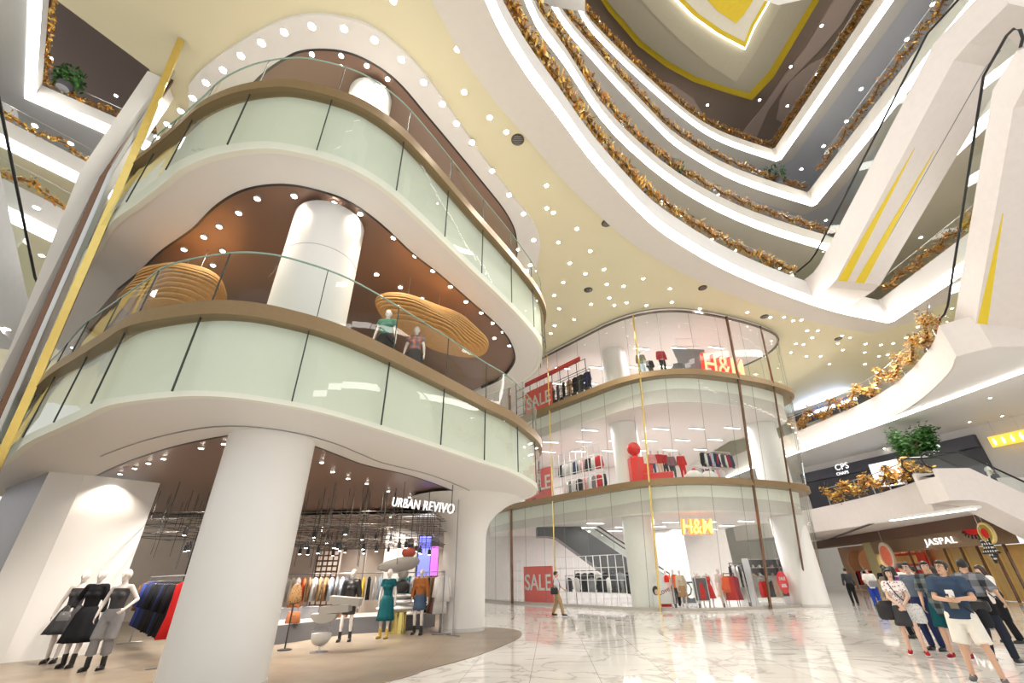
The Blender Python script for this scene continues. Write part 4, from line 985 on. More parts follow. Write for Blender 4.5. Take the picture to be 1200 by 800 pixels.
# pole stand with a leopard print scarf
st = empty('display_stand', (-5.8, 13.1, G0), 0, 'black pole stand with round foot beside the glass globe', 'stand')
MB().ov([(0, 0, 0, .17, .17), (0, 0, .02, .17, .17), (0, 0, .035, .1, .1)], 24).build('foot', black, st); MB().rod((0, 0, .03), (0, 0, 1.02), .018).build('pole', black, st); MB().box((0, 0, 1.04), (.16, .1, .1)).build('head', black, st)
tag(MB().ov([(-5.8, 13.1, 1.02, .14, .1), (-5.8, 13.1, 1.12, .17, .12), (-5.8, 13.1, 1.35, .12, .09), (-5.8, 13.1, 1.45, .07, .06)], 16, wave=.2, waves=5).build('scarf', F['leopard'], None, True), 'leopard print scarf draped on the black pole stand', 'scarf')
# balanced sculpture with the globe
sc = empty('display_sculpture', (-4.77, 12.66, G0), .1, 'grey stacked slabs balanced on a clear globe half filled with white sand', 'sculpture')
MB().ov([(0, 0, 0, .2, .2), (0, 0, .02, .2, .2), (0, 0, .03, .03, .03), (0, 0, .12, .02, .02)], 20).build('stand', steel, sc); MB().ell((0, 0, .36), (.25, .25, .25), n=28, m=18).build('globe', glass('globe glass', (.95, .95, .95), 1.5), sc, True)
MB().ov([(0, 0, .36+.235*math.sin(a), .235*math.cos(a), .235*math.cos(a)) for a in [-1.5, -1.2, -.9, -.6, -.3, 0., .12]], 24).build('sand', F['white'], sc, True)
MB().loft([[(.02+.31*math.cos(a), y, .80-.2*abs(math.sin(a))) for a in [PI*q/14 for q in range(15)]] for y in (-.2, .2)]).build('half_disc', mat('matt grey stone', (.42, .4, .37), .6), sc)
MB().box((.25, 0, .89), (.7, .42, .16), 0, 0, R(-3)).build('slab', mat('matt grey stone'), sc); MB().box((.45, .06, 1.06), (.75, .42, .17), 0, 0, R(5)).build('slab', mat('matt grey stone'), sc)
sc = empty('display_sculpture', (-3.75, 16.35, G0), 0, 'stack of gold drum, white cushions, grey boat shape and red stone behind the teal mannequin', 'sculpture')
MB().ov([(0, 0, 0, .24, .24), (0, 0, .58, .22, .22)], 24, sq=.9).build('drum', mat('gold ribbed drum', (.75, .6, .2), .2, .9), sc, True)
for z, r, h, x in ((.68, .62, .1, -.15), (.86, .42, .08, .05), (1.02, .36, .07, .02)): MB().ell((x, 0, z), (r, r*.7, h), n=20).build('cushion', F['white'], sc, True)
MB().ell((0, 0, 1.3), (.26, .24, .2), n=20).build('black_pebble', mat('black matt stone', (.03, .03, .035), .5), sc, True); MB().ell((0, 0, 1.66), (.18, .16, .16), n=16).build('grey_pebble', mat('matt grey stone'), sc, True)
b = MB(); b.ov([(-.3, 0, 1.72, .3, .2), (-.3, 0, 1.8, .6, .28), (-.2, 0, 1.92, .68, .3), (-.05, 0, 2.04, .58, .28), (.15, 0, 2.16, .3, .2)], 24); b.build('boat_shape', mat('matt grey stone'), sc, True)
MB().ell((.12, 0, 2.3), (.24, .2, .18), n=20).build('red_stone', mat('coral red stone', (.5, .1, .06), .5), sc, True); MB().ov([(.15, 0, 2.45, .11, .11), (.15, 0, 2.67, .12, .12), (.15, 0, 2.75, .06, .06)], 16).build('black_pot', mat('black matt stone'), sc, True)
# hanging wire grid
def lattice(x0, x1, y0, y1, label, zs=(2.55, 2.95, 3.3), sp=.55, seed=1):
    rnd = random.Random(seed); t = empty('hanging_grid', ((x0+x1)/2, (y0+y1)/2, zs[0]), 0, label, 'wire grid')
    m = mat('dark wire metal', (.12, .11, .1), .35, .7)
    for z in zs:
        a = MB(); y = y0
        while y <= y1+.01: a.rod((x0, y, z), (x1, y, z), .011, n=5); y += sp*rnd.uniform(.8, 1.2)
        x = x0
        while x <= x1+.01: a.rod((x, y0, z), (x, y1, z), .011, n=5); x += sp*rnd.uniform(.8, 1.2)
        a.build('wire_layer', m, t, world=True)
    for k in range(min(95, int((x1-x0)*(y1-y0)*2.2))):
        x, y = rnd.uniform(x0, x1), rnd.uniform(y0, y1); MB().rod((x, y, rnd.choice((1.9, 2.3, zs[0], zs[0], zs[1]))), (x, y, 4.17), .011, n=5).build('drop_rod', m, t, world=True)
    return t
lattice(-7.6, -2.4, 13.6, 18.6, 'black wire grid hanging over the plinth and mannequins from the store ceiling')
lattice(-13, -7.8, 13.2, 17.8, 'loose wire grid hanging above the dark coats at the left', (2.9, 3.3), 1.3, 5)
tr0 = None
rnd = random.Random(4)
for k in range(34):
    x, y = (rnd.uniform(-7.4, -2.6), rnd.uniform(13.8, 18.2)) if k < 27 else (rnd.uniform(-11, -8), rnd.uniform(13.5, 17))
    if tr0 is None:
        tr0 = empty('track_spotlight', (x, y, 2.5), 0, 'small black can spotlight clipped to the hanging wire grid', 'spotlight', 'can spotlights on the wire grid')
        MB().rod((0, 0, .05), (0, 0, -.12), .055, n=12).build('can', black, tr0); MB().rod((0, 0, -.12), (0, 0, -.125), .042, n=12).build('lens', lamp, tr0); MB().box((0, 0, .09), (.03, .05, .1)).build('clip', black, tr0)
    else: tr0c = copy_tree(tr0); tr0c.location = (x, y, rnd.choice((2.5, 2.42, 2.85)))
    if k % 2 == 0: spot((x, y, 2.3), 190, (1, .93, .84), 100)
for x, y in ((-8.6, 10.6), (-7.9, 11.9), (-9.2, 13.5), (-11.3, 14.5), (-5.2, 12.4), (-6.6, 12.6), (-5, 19.5), (-8, 20.5), (-12, 20), (-3.2, 20)): spot((x, y, 4.0), 150 if y < 12.2 and x < -7 else 480, (1, .93, .84), 125)  # extra spots without fittings, added to brighten the store interior
# back of the store
lw = empty('louvre_screen', (-11.2, 17.5, G0), .25, 'black louvred screen behind the dark coats, left part of the store', 'screen')
fr = MB(); fr.box((-.55, 0, 1.6), (.06, .1, 3.2)).box((.55, 0, 1.6), (.06, .1, 3.2)).build('frame', black, lw)
sl = MB()
for q in range(26): sl.box((0, 0, .15+q*.12), (1.04, .06, .05), 0, R(35))
sl.build('slats', black, lw)
for k, (x, y, w, m, lab) in enumerate(((-8.9, 20.2, 1.1, mat('warm panel', (.7, .6, .52), .5), 'tall beige wall panel left of the brick-patterned opening at the back of the store'), (-6.9, 20.6, 1.0, mat('warm panel'), 'tall beige wall panel in the middle of the store back wall'), (-4.9, 20.6, 1.4, mat('light panel', (.82, .78, .74), .5), 'tall white wall panel behind the leather jacket mannequin'))):
    t = empty('wall_panel', (x, y, G0), .1, lab, 'panel'); MB().box((0, 0, 1.75), (w, .12, 3.5)).build('board', m, t); MB().box((w/2-.04, -.07, 1.75), (.03, .02, 3.4)).build('edge_strip', grey, t)
bw = empty('lattice_screen', (-7.9, 20.3, G0), .1, 'brown slatted screen between the beige panels at the back', 'screen'); g = MB()
for q in range(16): g.box((0, 0, .2+q*.2), (.9, .06, .06))
for q in range(5): g.box((-.43+q*.215, .02, 1.7), (.05, .05, 3.3))
g.build('slats', mat('dark rust slats', (.18, .09, .06), .5), bw)
scn = empty('video_screen', (-3.7, 20.4, 1.5), .1, 'tall video screen glowing blue and violet at the back right of the store', 'screen')
MB().box((0, 0, .8), (.9, .08, 1.7)).build('frame', black, scn); MB().box((-.15, -.05, .8), (.5, .02, 1.6)).build('picture', glow('blue screen', (.12, .14, .75), 1.6), scn); MB().box((.28, -.05, .6), (.3, .02, 1.2)).build('picture', glow('violet screen', (.5, .1, .6), 1.4), scn)
# lettering over the entrance of the left store
sg = empty('store_sign', (-2.9, 14.6, 3.3), 0, 'white lit capitals of the fashion store hung under the ceiling left of the flared column', 'sign')
A, B_ = atY(459, 588, 14.9), atY(533, 597, 14.0)
rt = (B_-A); mid = (A+B_)/2
text('lettering', 'URBAN REVIVO', .40, letterw, mid, rt, (0, 0, 1), sg, .02, 0, .80, bold=.001, space=1.08).name = 'lettering'
MB().rod(A+V3(.1, 0, -.02), V3(A.x+.1, A.y, 4.18), .012).rod(B_+V3(-.1, 0, -.02), V3(B_.x-.1, B_.y, 4.18), .012).build('hanging_wire', black, sg, world=True)
MB().rod(A+V3(0, .04, -.05), B_+V3(0, .04, -.05), .015).build('support_bar', black, sg, world=True)
# ------------------------------------------------ first balcony: wooden pendants, dummies
def pendant(c, L, W, Hh, rz, label, layers=15):
    t = empty('slatted_pendant', (*c, c[2]) if len(c) == 2 else c, rz, label, 'pendant lamp')
    for q in range(layers):
        f = (q+.5)/layers; z = (f-.5)*Hh; s = math.sin(PI*(.12+.8*f))**.7
        b = MB(); ang = [2*PI*k/40 for k in range(40)]
        lo = [(L/2*s*math.cos(a)+.12*L*(f-.5), W/2*s*math.sin(a)*(1+.10*math.sin(3*a+q*.5)+.05*math.sin(7*a)), z-.018) for a in ang]
        b.loft([lo, [(x, y, z_+.036) for x, y, z_ in lo]]); b.build('wood_layer', wood, t)
    c = t.location
    w = MB()
    for x in (-L*.28, 0, L*.28): w.rod((x, 0, -Hh*.3), (x, 0, 9.13-c[2]), .008, n=5)
    w.build('suspension_wire', steel, t)
    return t
p1, p2 = at(443, 343, 8.05), at(567, 413, 8.05); mid = (p1+p2)/2; d = p2-p1
pendant((mid.x, mid.y, 8.0), d.length*.98, 1.7, .95, math.atan2(d.y, d.x), 'wooden slatted pendant shaped like a leaf, right of the balcony column')
p1, p2 = at(157, 362, 8.0), at(243, 316, 8.0); mid = (p1+p2)/2; d = p2-p1
pendant((mid.x, mid.y+.2, 8.0), d.length*.95, 1.8, .95, math.atan2(d.y, d.x), 'wooden slatted pendant seen through the glass left of the balcony column')
for x, y, lab, c1, c2 in ((452, 392, 'dummy in a dark green top behind the balcony glass, left of two under the pendant', 'green', 'black'), (486, 410, 'dummy in a striped top behind the balcony glass, right of two under the pendant', 'mauve', 'charcoal')):
    p = at(x, y, 6.75); figure('mannequin', lab, 'mannequin', (p.x, p.y, Z2), 0, 1.8, sm=dummy, face=False, female=True, vox=.018, wear=[('top', checks('striped knit', (.5, .2, .12), (.1, .12, .2), 14) if c1 == 'mauve' else F[c1], {'sleeve': .5, 'hem': .92}), ('skirt', F[c2], {'hem': .5})])
for x, y, z in ((-7, 8.5, 7.6), (-3.4, 9.2, 7.4), (-2.2, 11.4, 7.3), (-8, 9.5, 7.3)): spot((x, y, z+1.5), 160, (1, .72, .45), 100)
ra, rb = (-5.5, 11.5), (-1.9, 15.5)
rail(ra, rb, Z2+1.55, 'black clothes rail at the back of the first balcony floor').location.z = 0.012
# ================================================================== GLAZED STORE CONTENTS
def proj(p):
    X, Y, Z = p[0], p[1], p[2]-EYE
    b = Y*cP+Z*sP; c = -Y*sP+Z*cP; uu, vv = X/b, c/b
    return 600+FOC*(uu*cR-vv*sR), 400-FOC*(uu*sR+vv*cR)
def fac(x, z, off=0.):
    P = hm(z, off); Q = [proj((p.x, p.y, z))[0] for p in P]
    for i in range(len(P)-12):
        if (Q[i]-x)*(Q[i+1]-x) <= 0 and Q[i] != Q[i+1]:
            return P[i].lerp(P[i+1], (x-Q[i])/(Q[i+1]-Q[i]))
    return min(P, key=lambda p: abs(proj((p.x, p.y, z))[0]-x))
def sale(x0, x1, z0, z1, off, label):
    a, b = fac(x0, z0, off), fac(x1, z0, off); u = (b-a).normalized(); n_ = Vector((u.y, -u.x)); c = (a+b)/2; W = (b-a).length
    t = empty('sale_banner', (c.x, c.y, z0), math.atan2(u.y, u.x), label, 'banner')
    MB().box((0, 0, (z1-z0)/2), (W, .06, z1-z0)).build('panel', mat('coral red sale panel', (.86, .12, .1), .45), t)
    o = text('lettering', 'SALE', W*.46, letter, (0, -.04, (z1-z0)*.52), (1, 0, 0), (0, 0, 1), None, .012, 0, .95, bold=.012); o.parent = t
    o.location = o.location
    MB().box((-W/2+.02, .05, (z1-z0)/2), (.04, .05, z1-z0)).box((W/2-.02, .05, (z1-z0)/2), (.04, .05, z1-z0)).build('frame_side', steel, t)
    return t
sale(615, 649, .08, 2.05, .75, 'red SALE banner on the ground floor of the glazed store')
sale(616, 648, Z2+.08, 7.75, .75, 'red SALE banner on the middle floor of the glazed store')
sale(617, 648, Z3+.08, 13.0, .75, 'red SALE banner on the top floor of the glazed store')
def grid(x0, x1, z0, h, off, m, label, nx=6, nz=4):
    a, b = fac(x0, z0, off), fac(x1, z0, off); u = (b-a).normalized(); c = (a+b)/2; W = (b-a).length
    t = empty('grid_screen', (c.x, c.y, z0+.02), math.atan2(u.y, u.x), label, 'grid screen')
    for i in range(nx+1): MB().box((-W/2+W*i/nx, 0, h/2), (.035, .035, h)).build('upright', m, t)
    for j in range(nz+1): MB().box((0, 0, .02+(h-.04)*j/nz), (W, .03, .035)).build('crossbar', m, t)
    return a, b
gw = mat('white powder coat', (.88, .88, .88), .4)
grid(596, 612, .0, 2.4, 1.0, gw, 'narrow white grid screen left of the ground floor red banner', 3)
ga, gb = grid(652, 737, .0, 2.5, 1.0, gw, 'wide white grid screen right of the ground floor red banner', 10)
gc, gd = grid(651, 708, Z2, 2.7, .75, gw, 'white grid screen right of the middle floor red banner', 8)
ge, gf = grid(606, 690, Z3, 2.6, .75, black, 'black grid screen behind the top floor red banner', 9)
grid(590, 612, Z2, 2.2, 1.2, gw, 'white grid screen left of the middle floor red banner', 3)
def inrail(a, b, back, z0, items, where, n=None, m=black, h=1.5):
    u = (b-a).normalized(); n_ = Vector((-u.y, u.x))*back; a, b = a+n_+u*.2, b+n_-u*.2
    t = empty('clothes_rail', (a.x, a.y, z0), 0, 'clothes rail '+where, 'clothes rail')
    MB().rod((*a, z0+h), (*b, z0+h), .02).build('hanging_bar', m, t, world=True)
    for p in (a, b): MB().rod((*p, z0), (*p, z0+h+.02), .02).build('post', m, t, world=True)
    N = len(items)
    for k, (kind, c) in enumerate(items):
        p = a.lerp(b, (k+.5)/N); cn = {'skyb': 'pale blue', 'burg': 'burgundy'}.get(c, c)
        garment(kind, F[c], (p.x, p.y, z0+h-.03), math.atan2(u.y, u.x)+random.uniform(-.5, .5), f'{cn} {kind} hanging {where}', f'{cn} {kind}s hanging {where}')
L_ = lambda s, k='shirt': [(k, c) for c in s.split()]
inrail(ga, gb, .7, .0, L_('charcoal white black grey black white charcoal black'), 'behind the wide ground floor grid', m=grey, h=1.5)
inrail(ga, gb, 1.6, .0, L_('black charcoal black white black charcoal grey black black', 'coat'), 'in the second row behind the wide ground floor grid', h=1.75)
inrail(gc, gd, .3, Z2, L_('black white white navy white pink black white red'), 'behind the middle floor white grid', m=gw, h=2.2)
inrail(gc, gd, .6, Z2, L_('white grey white black pink white grey red black'), 'in the second row behind the middle floor grid', m=gw, h=1.2)
inrail(ge, gf, .6, Z3, L_('charcoal navy grey burg charcoal grey charcoal black camel black charcoal navy', 'coat'), 'behind the top floor black grid', h=2.15)
inrail(ge, gf, .55, Z3, L_('black charcoal camel navy burg black charcoal grey black navy charcoal'), 'low down behind the top floor black grid', h=1.15)
hb = empty('header_board', (*((ge+gf)/2), Z3+2.7), math.atan2((gf-ge).y, (gf-ge).x), 'red header board along the top of the black grid on the top floor', 'header board')
MB().box((.2, .1, .14), ((gf-ge).length*.8, .05, .28)).build('board', redm, hb); MB().box((.2, .06, .14), ((gf-ge).length*.8, .03, .03)).build('edge_strip', mat('coral red sale panel'), hb)
# ---- lettering of the glazed store
def hmsign(xa, xb, y, z, off, size, face, edge, label, tilt=0):
    a, b = fac(xa, z, off), fac(xb, z, off); c = (a+b)/2; u = (b-a).normalized(); n_ = Vector((u.y, -u.x))
    t = empty('lit_letters', (c.x, c.y, z), 0, label, 'sign')
    text('letter_sides', 'H&M', size, edge, (c.x, c.y, z+size*.38), (u.x, u.y, 0), (0, 0, 1), t, .1, .16, .78, bold=.035*size)
    text('letter_faces', 'H&M', size, face, (c.x+n_.x*.12, c.y+n_.y*.12, z+size*.38), (u.x, u.y, 0), (0, 0, 1), t, .01, .16, .78, bold=.006)
    MB().box((0, .12, .03), (size*1.7, .08, .06), math.atan2(u.y, u.x)).build('base_rail', steel, t)
    return t
hmsign(829, 870, 0, Z3+.05, .55, 1.75, glow('peach lit letter face', (1, .5, .26), 1.05), redglow, 'big red lit letters standing on the top floor bronze band')
hmsign(806, 829, 0, 3.2, .7, .95, glow('yellow lit letter face', (1, .62, .2), 1.4), glow('orange lit letter edge', (1, .25, .04), 1.5), 'small orange lit letters hanging over the ground floor entrance of the glazed store')
# ---- dressed figures
def dumm(x, z, off, H, label, wear, rz=0, base=0., **k):
    p = fac(x, z, off)
    if base:
        t = empty('low_plinth', (p.x, p.y, z), 0, 'small white plinth under the '+' '.join(label.split(',')[0].split()[:9]), 'plinth'); MB().prism([(-.3, -.3), (.3, -.3), (.3, .3), (-.3, .3)], 0, base-.02).build('block', white, t); MB().box((0, 0, base-.01), (.66, .66, .02)).build('top_plate', gw, t)
    return figure('mannequin', label, 'mannequin', (p.x, p.y, z+base), rz, H, sm=dummy, face=False, vox=.024, wear=wear, **k)
T, Bt = lambda c, **k: ('top', F[c], {'sleeve': 1.9, 'hem': .86, 'g': .03, **k}), lambda c, **k: ('legs', F[c], k)
dumm(755, Z3, .9, 1.62, 'child dummy in olive hooded jacket and pale jeans, left of three', [T('olive', g=.04), Bt('skyb')], base=.2)
dumm(765, Z3, 1.0, 1.25, 'headless small child dummy in black, middle of three on the top floor', [T('black', g=.04), Bt('charcoal')], base=.1, headless=True)
dumm(780, Z3, 1.1, 1.6, 'headless dummy in an open burgundy jacket, right of three on the top floor', [T('pink'), ('top', F['burg'], {'sleeve': 1.9, 'hem': .9, 'g': .04, 'name': 'jacket'}), Bt('black')], base=.35, headless=True)
p = fac(808, Z3, 1.3); t = empty('display_board', (p.x, p.y, Z3), -.1, 'tilted grey display board with black box in front, left of the big red letters', 'display')
MB().loft([[(-.2, y, 0), (1.1, y, 0), (1.2, y, 1.9), (-.55, y, 2.1)] for y in (0, .1)]).build('board', mat('grey laminate'), t)
MB().ov([(-.55, -.1, 0, .45, .3), (-.55, -.1, .6, .5, .3), (-.5, -.1, 1.0, .3, .25)], 8, sq=.7).build('black_box', dgrey, t)
MB().path([(-.3, -.05, 2.2), (-.25, -.05, 2.7), (.9, -.05, 2.6), (.95, -.05, 2.1), (-.3, -.05, 2.2)], .02, 5).build('wire_frame', gw, t)
# middle floor
p = fac(749, Z2, .9); t = empty('red_stand', (p.x, p.y, Z2), 0, 'tall glossy red stand with a red ball on top on the middle floor', 'stand')
MB().prism([(-.36, -.3), (.36, -.3), (.36, .3), (-.36, .3)], 0, 1.45).build('body', redm, t); MB().box((.5, .1, .55), (.5, .5, 1.1), 0, 0, R(12)).build('side_wing', redm, t); MB().ov([(0, 0, 1.45, .2, .2), (0, 0, 1.62, .12, .12)], 16).build('neck', redm, t); MB().ell((0, 0, 1.95), (.37, .37, .36), n=24, m=16).build('ball', redm, t, True)
a, b = fac(757, Z2, .8), fac(790, Z2, .8); u = b-a; c = (a+b)/2
t = empty('display_table', (c.x, c.y, Z2), math.atan2(u.y, u.x), 'low red display table on the middle floor beside the red stand', 'table')
MB().box((0, .45, .26), (u.length, .9, .52)).build('body', redm, t); MB().box((0, .45, .54), (u.length+.06, .96, .04)).build('top', mat('coral red sale panel'), t)
a, b = fac(791, Z2, .9), fac(817, Z2, .9); u = b-a; c = (a+b)/2
t = empty('display_table', (c.x, c.y, Z2), math.atan2(u.y, u.x), 'low grey display table on the middle floor right of the red table', 'table')
MB().box((0, .4, .12), (u.length, .8, .24)).build('body', mat('grey laminate'), t); MB().box((0, .4, .25), (u.length+.05, .85, .03)).build('top', gw, t)
for x, c1, c2, lab, bs, o in ((769, 'pink', 'denim', 'dummy in pink top and jeans, leftmost behind the red table', .5, 2.0), (778, 'red', 'cream', 'dummy in a red top and cream bottoms behind the red table', .5, 2.2), (784, 'red', 'charcoal', 'dummy in red hooded top and dark trousers behind the red table', .5, 2.4), (792, 'mauve', 'charcoal', 'dummy in a dark jacket over maroon behind the grey table', .3, 2.0), (804, 'red', 'red', 'dummy in a full red suit above the grey table', .3, 1.9)):
    dumm(x, Z2, o, 1.5, lab, [T(c1), Bt(c2)], base=bs)
for k, (x, lab) in enumerate(((815, 'left round white fur cushion on the middle floor'), (833, 'right round white fur cushion on the middle floor'))):
    p = fac(x, Z2, 1.0); t = MB().ov([(0, 0, 0, .3, .26), (0, 0, .12, .46, .38), (0, 0, .4, .44, .36), (0, 0, .6, .2, .18)], 24, wave=.04, waves=7).mesh('cushion', True); o = place('fur_cushion', t, mat('white fur', (.85, .82, .8), .9, bump=.5, scale=40)); o.location = (p.x, p.y, Z2); tag(o, lab, 'cushion')
a, b = fac(826, Z2, 1.5), fac(868, Z2, 1.5)
inrail(a, b, 0, Z2, L_('black navy white red skyb navy black red white charcoal burg white navy'), 'on the white stand right of the middle floor cushions', m=gw, h=1.85)
inrail(a, b, .9, Z2, L_('red white navy grey red black white navy pink white'), 'in the second row right of the middle floor cushions', m=gw, h=1.2)
# ground floor entrance
for x, c1, c2, lab, o, rz in ((835, 'red', None, 'headless dummy in red dress, right one behind the poster frame', 1.6, 0), (824, 'red', None, 'headless dummy in red lace dress, left one behind the poster frame', 1.8, 0)):
    dumm(x, 0.005, o, 1.72, lab, [('dress', F['red'], {'sleeve': 0, 'hem': .93, 'top': 1.38}), ('skirt', F['red'], {'hem': .42, 'flare': .1})], rz, headless=True, female=True)
dumm(795, .005, 2.0, 1.75, 'dummy in an orange top and black trousers at the shop entrance', [T('orange', sleeve=.5), Bt('black')], female=True)
dumm(786, .005, 2.4, 1.75, 'dummy in white and red behind the orange one', [T('white'), ('top', F['red'], {'sleeve': 0, 'hem': 1.1, 'g': .035, 'name': 'vest'}), Bt('white')], female=True)
dumm(803, .005, 1.9, 1.7, 'dummy in a cream cape and beige skirt at the shop entrance', [T('cream', flare=.3, hem=.7), ('skirt', F['camel'], {'hem': .5})], female=True)
dumm(850, .005, 1.7, 1.75, 'dummy in a white top and beige skirt right of the red dresses', [T('white', sleeve=.9), ('skirt', F['cream'], {'hem': .45, 'flare': .06})], female=True)
a, b = fac(852, 0, 1.3), fac(872, 0, 1.3); inrail(a, b, 0, .005, [('shirt', 'orange'), ('dress', 'red'), ('dress', 'red'), ('shirt', 'red'), ('dress', 'burg')], 'on the low rail at the entrance', m=black, h=1.5)
a, b = fac(862, 0, 2.6), fac(884, 0, 2.6); inrail(a, b, 0, .005, L_('black white black white grey black', 'coat'), 'deeper in behind the entrance rail', h=2.0)
a, b = fac(893, 0, 1.1), fac(932, 0, 1.1); inrail(a, b, 0, .005, L_('red red charcoal charcoal cream cream charcoal red'), 'under the shoe shelf at the right of the entrance', m=steel, h=1.25)
u = (b-a).normalized(); c = (a+b)/2
t = empty('shelf_unit', (c.x, c.y+.25, .005), math.atan2(u.y, u.x), 'steel shelf with boxes and shoes above the red and cream shirts', 'shelf'); W = (b-a).length
for s in (-1, 1): MB().box((s*W/2, .2, 1.1), (.04, .4, 2.2)).build('side_post', steel, t)
for z in (1.35, 1.75, 2.15): MB().box((0, .2, z), (W, .4, .03)).build('shelf_board', steel, t)
MB().box((0, .39, 1.75), (W, .02, .85)).build('back_panel', dgrey, t)
for k in range(10):
    q = c+u*((k % 5-2)*W/5.3); z = (1.37, 1.77)[k//5]
    o = MB().loft([[(-.13, -.05, 0), (.13, -.05, 0), (.13, .05, 0), (-.13, .05, 0)], [(-.12, -.05, .04), (.02, -.05, .06), (.02, .05, .06), (-.12, .05, .04)], [(-.12, -.04, .12), (-.04, -.04, .12), (-.04, .04, .12), (-.12, .04, .12)]]).build('shoe', F[('cream', 'white', 'charcoal', 'pink', 'camel')[k % 5]]); o.location = (q.x, q.y+.42, z); o.rotation_euler.z = .3*k
    cn = ('cream', 'white', 'charcoal', 'pink', 'camel')[k % 5]; tag(o, f'{cn} shoe on the {("lower", "upper")[k//5]} board of the steel shelf', 'shoe')
p = fac(925, 0, .55); t = empty('oval_sign', (p.x, p.y, .55), .35, 'red oval sale sign hanging inside the glass in front of the cream shirt', 'sign')
MB().loft([[(.34*math.cos(a), y, .52+.52*math.sin(a)) for a in [2*PI*q/32 for q in range(32)]] for y in (-.015, .015)]).build('disc', mat('bright red sign', (.8, .02, .03), .4), t)
for s, z, sz in (('SALE', .68, .2), ('60%', .36, .22)):
    o = text('lettering', s, sz, letter, (0, -.02, z), (1, 0, 0), (0, 0, 1), None, .006, bold=.006); o.parent = t
MB().rod((0, 0, 1.04), (0, 0, 3.6), .008).build('hanging_wire', steel, t)
for x, dark, lab in ((826, 1, 'dark poster with a red dress in a steel floor frame at the entrance'),):
    p = fac(x, 0, .75); t = empty('poster_frame', (p.x, p.y, .005), .1, lab, 'poster')
    MB().box((0, 0, .85), (.74, .03, 1.02)).build('frame', steel, t); MB().box((0, -.02, .85), (.66, .012, .94)).build('picture', mat('dark poster print', (.08, .07, .075), .3), t); MB().ov([(.03, -.03, .42, .16, .004), (.05, -.03, .8, .13, .004), (.02, -.03, 1.05, .08, .004), (.02, -.03, 1.15, .05, .004)], 12).build('printed_dress', F['red'], t)
    MB().rod((-.3, .1, .0), (-.3, 0, .4), .015).rod((.3, .1, 0), (.3, 0, .4), .015).build('stand_leg', steel, t)
p = fac(777, 0, .35); t = empty('cutout_sign', (p.x, p.y, .005), .05, 'white shaped floor sign with a dark-haired girl picture and red writing by the entrance post', 'sign')
MB().loft([[(x, y, z) for x, z in ((-.4, 0), (.45, 0), (.5, .5), (.42, .95), (.2, 1.2), (.28, 1.5), (.05, 1.75), (-.2, 1.6), (-.1, 1.2), (-.38, 1.0))] for y in (-.02, .02)]).build('board', gw, t)
MB().loft([[(-.22+.16*math.cos(a), y, .82+.2*math.sin(a)) for a in [2*PI*q/20 for q in range(20)]] for y in (-.035, -.02)]).build('printed_hair', hairb, t); MB().loft([[(-.2+.09*math.cos(a), y, .76+.12*math.sin(a)) for a in [2*PI*q/20 for q in range(20)]] for y in (-.04, -.034)]).build('printed_face', skin2, t)
o = text('lettering', 'Love', .32, F['burg'], (.18, -.03, .8), (1, 0, .35), (-.35, 0, 1), None, .006); o.parent = t
MB().box((.2, -.03, .2), (.5, .01, .12)).build('printed_shoe', F['red'], t)
for k, (x, lab) in enumerate(((793, 'leftmost'), (821, 'second'), (850, 'third'), (880, 'rightmost'))):
    p = fac(x, 0, .3); t = empty('security_gate', (p.x, p.y, .005), 1.2, f'slim grey security gate at the shop entrance, {lab} of four', 'security gate')
    MB().path([(-.22, 0, 0), (-.22, 0, 1.4), (-.15, 0, 1.55), (.15, 0, 1.55), (.22, 0, 1.4), (.22, 0, 0)], .03, 8).build('loop', steel, t, True); MB().box((0, 0, .14), (.5, .08, .28)).build('foot', dgrey, t)
MB_ = None
for k, (x, y, z0, z1) in enumerate(((10.9, 33.5, 0, 4.2),)):
    column(x, y, 0.005, 4.22, 1.0, 'bright white column deep inside the ground floor entrance')
# ---- the walker in front of the banner
tee = fab('pale grey lavender', (.62, .62, .68)); khaki = fab('khaki', (.36, .25, .14))
wp = at(654, 722, 0)
figure('person', 'man in a pale shirt and khaki trousers walking past the ground floor red banner', 'person', (wp.x, wp.y, 0), R(80), 1.7, feet=[(-.09, -.24), (.09, .22, .03)], hands=[(-.2, .12, .82), (.18, -.32, 1.0)], hair='short', wear=[('top', tee, {'sleeve': .8, 'hem': .9, 'g': .02}), ('legs', khaki, {'g': .02, 'wide': .015}), ('shoes', leather), ('strap', black)], vox=.016)
tag(MB().ov([(0, 0, 0, .15, .06), (0, 0, .05, .17, .08), (0, 0, .24, .16, .07), (0, 0, .28, .1, .03)], 16, sq=.7).build('shoulder_bag', leather, None, True), 'black shoulder bag at the hip of the man walking past the banner', 'bag').location = (wp.x-.12, wp.y-.2, .82)
# ================================================================== RIGHT GALLERIES AND SHOPS
navyw = mat('very dark navy cladding', (.022, .022, .035), .35)
def wallframe(a, b):
    u = (b-a).normalized(); return u, Vector((-u.y, u.x))
def wtext(body, x, y, a, b, size, m, parent, off=.2, shear=0, sx=1.):
    p = at_wall(x, y, a, b); u, n_ = wallframe(a, b); d = u if u.x*1 > -9 else u
    nn = n_ if n_.dot(Vector((p.x, p.y))) < 0 else -n_
    r = Vector((-nn.y, nn.x)) ; p = p+Vector((nn.x*off, nn.y*off, 0))
    return text('lettering', body, size, m, p, (r.x, r.y, 0), (0, 0, 1), parent, .02, shear, sx, bold=.002, space=1.12)
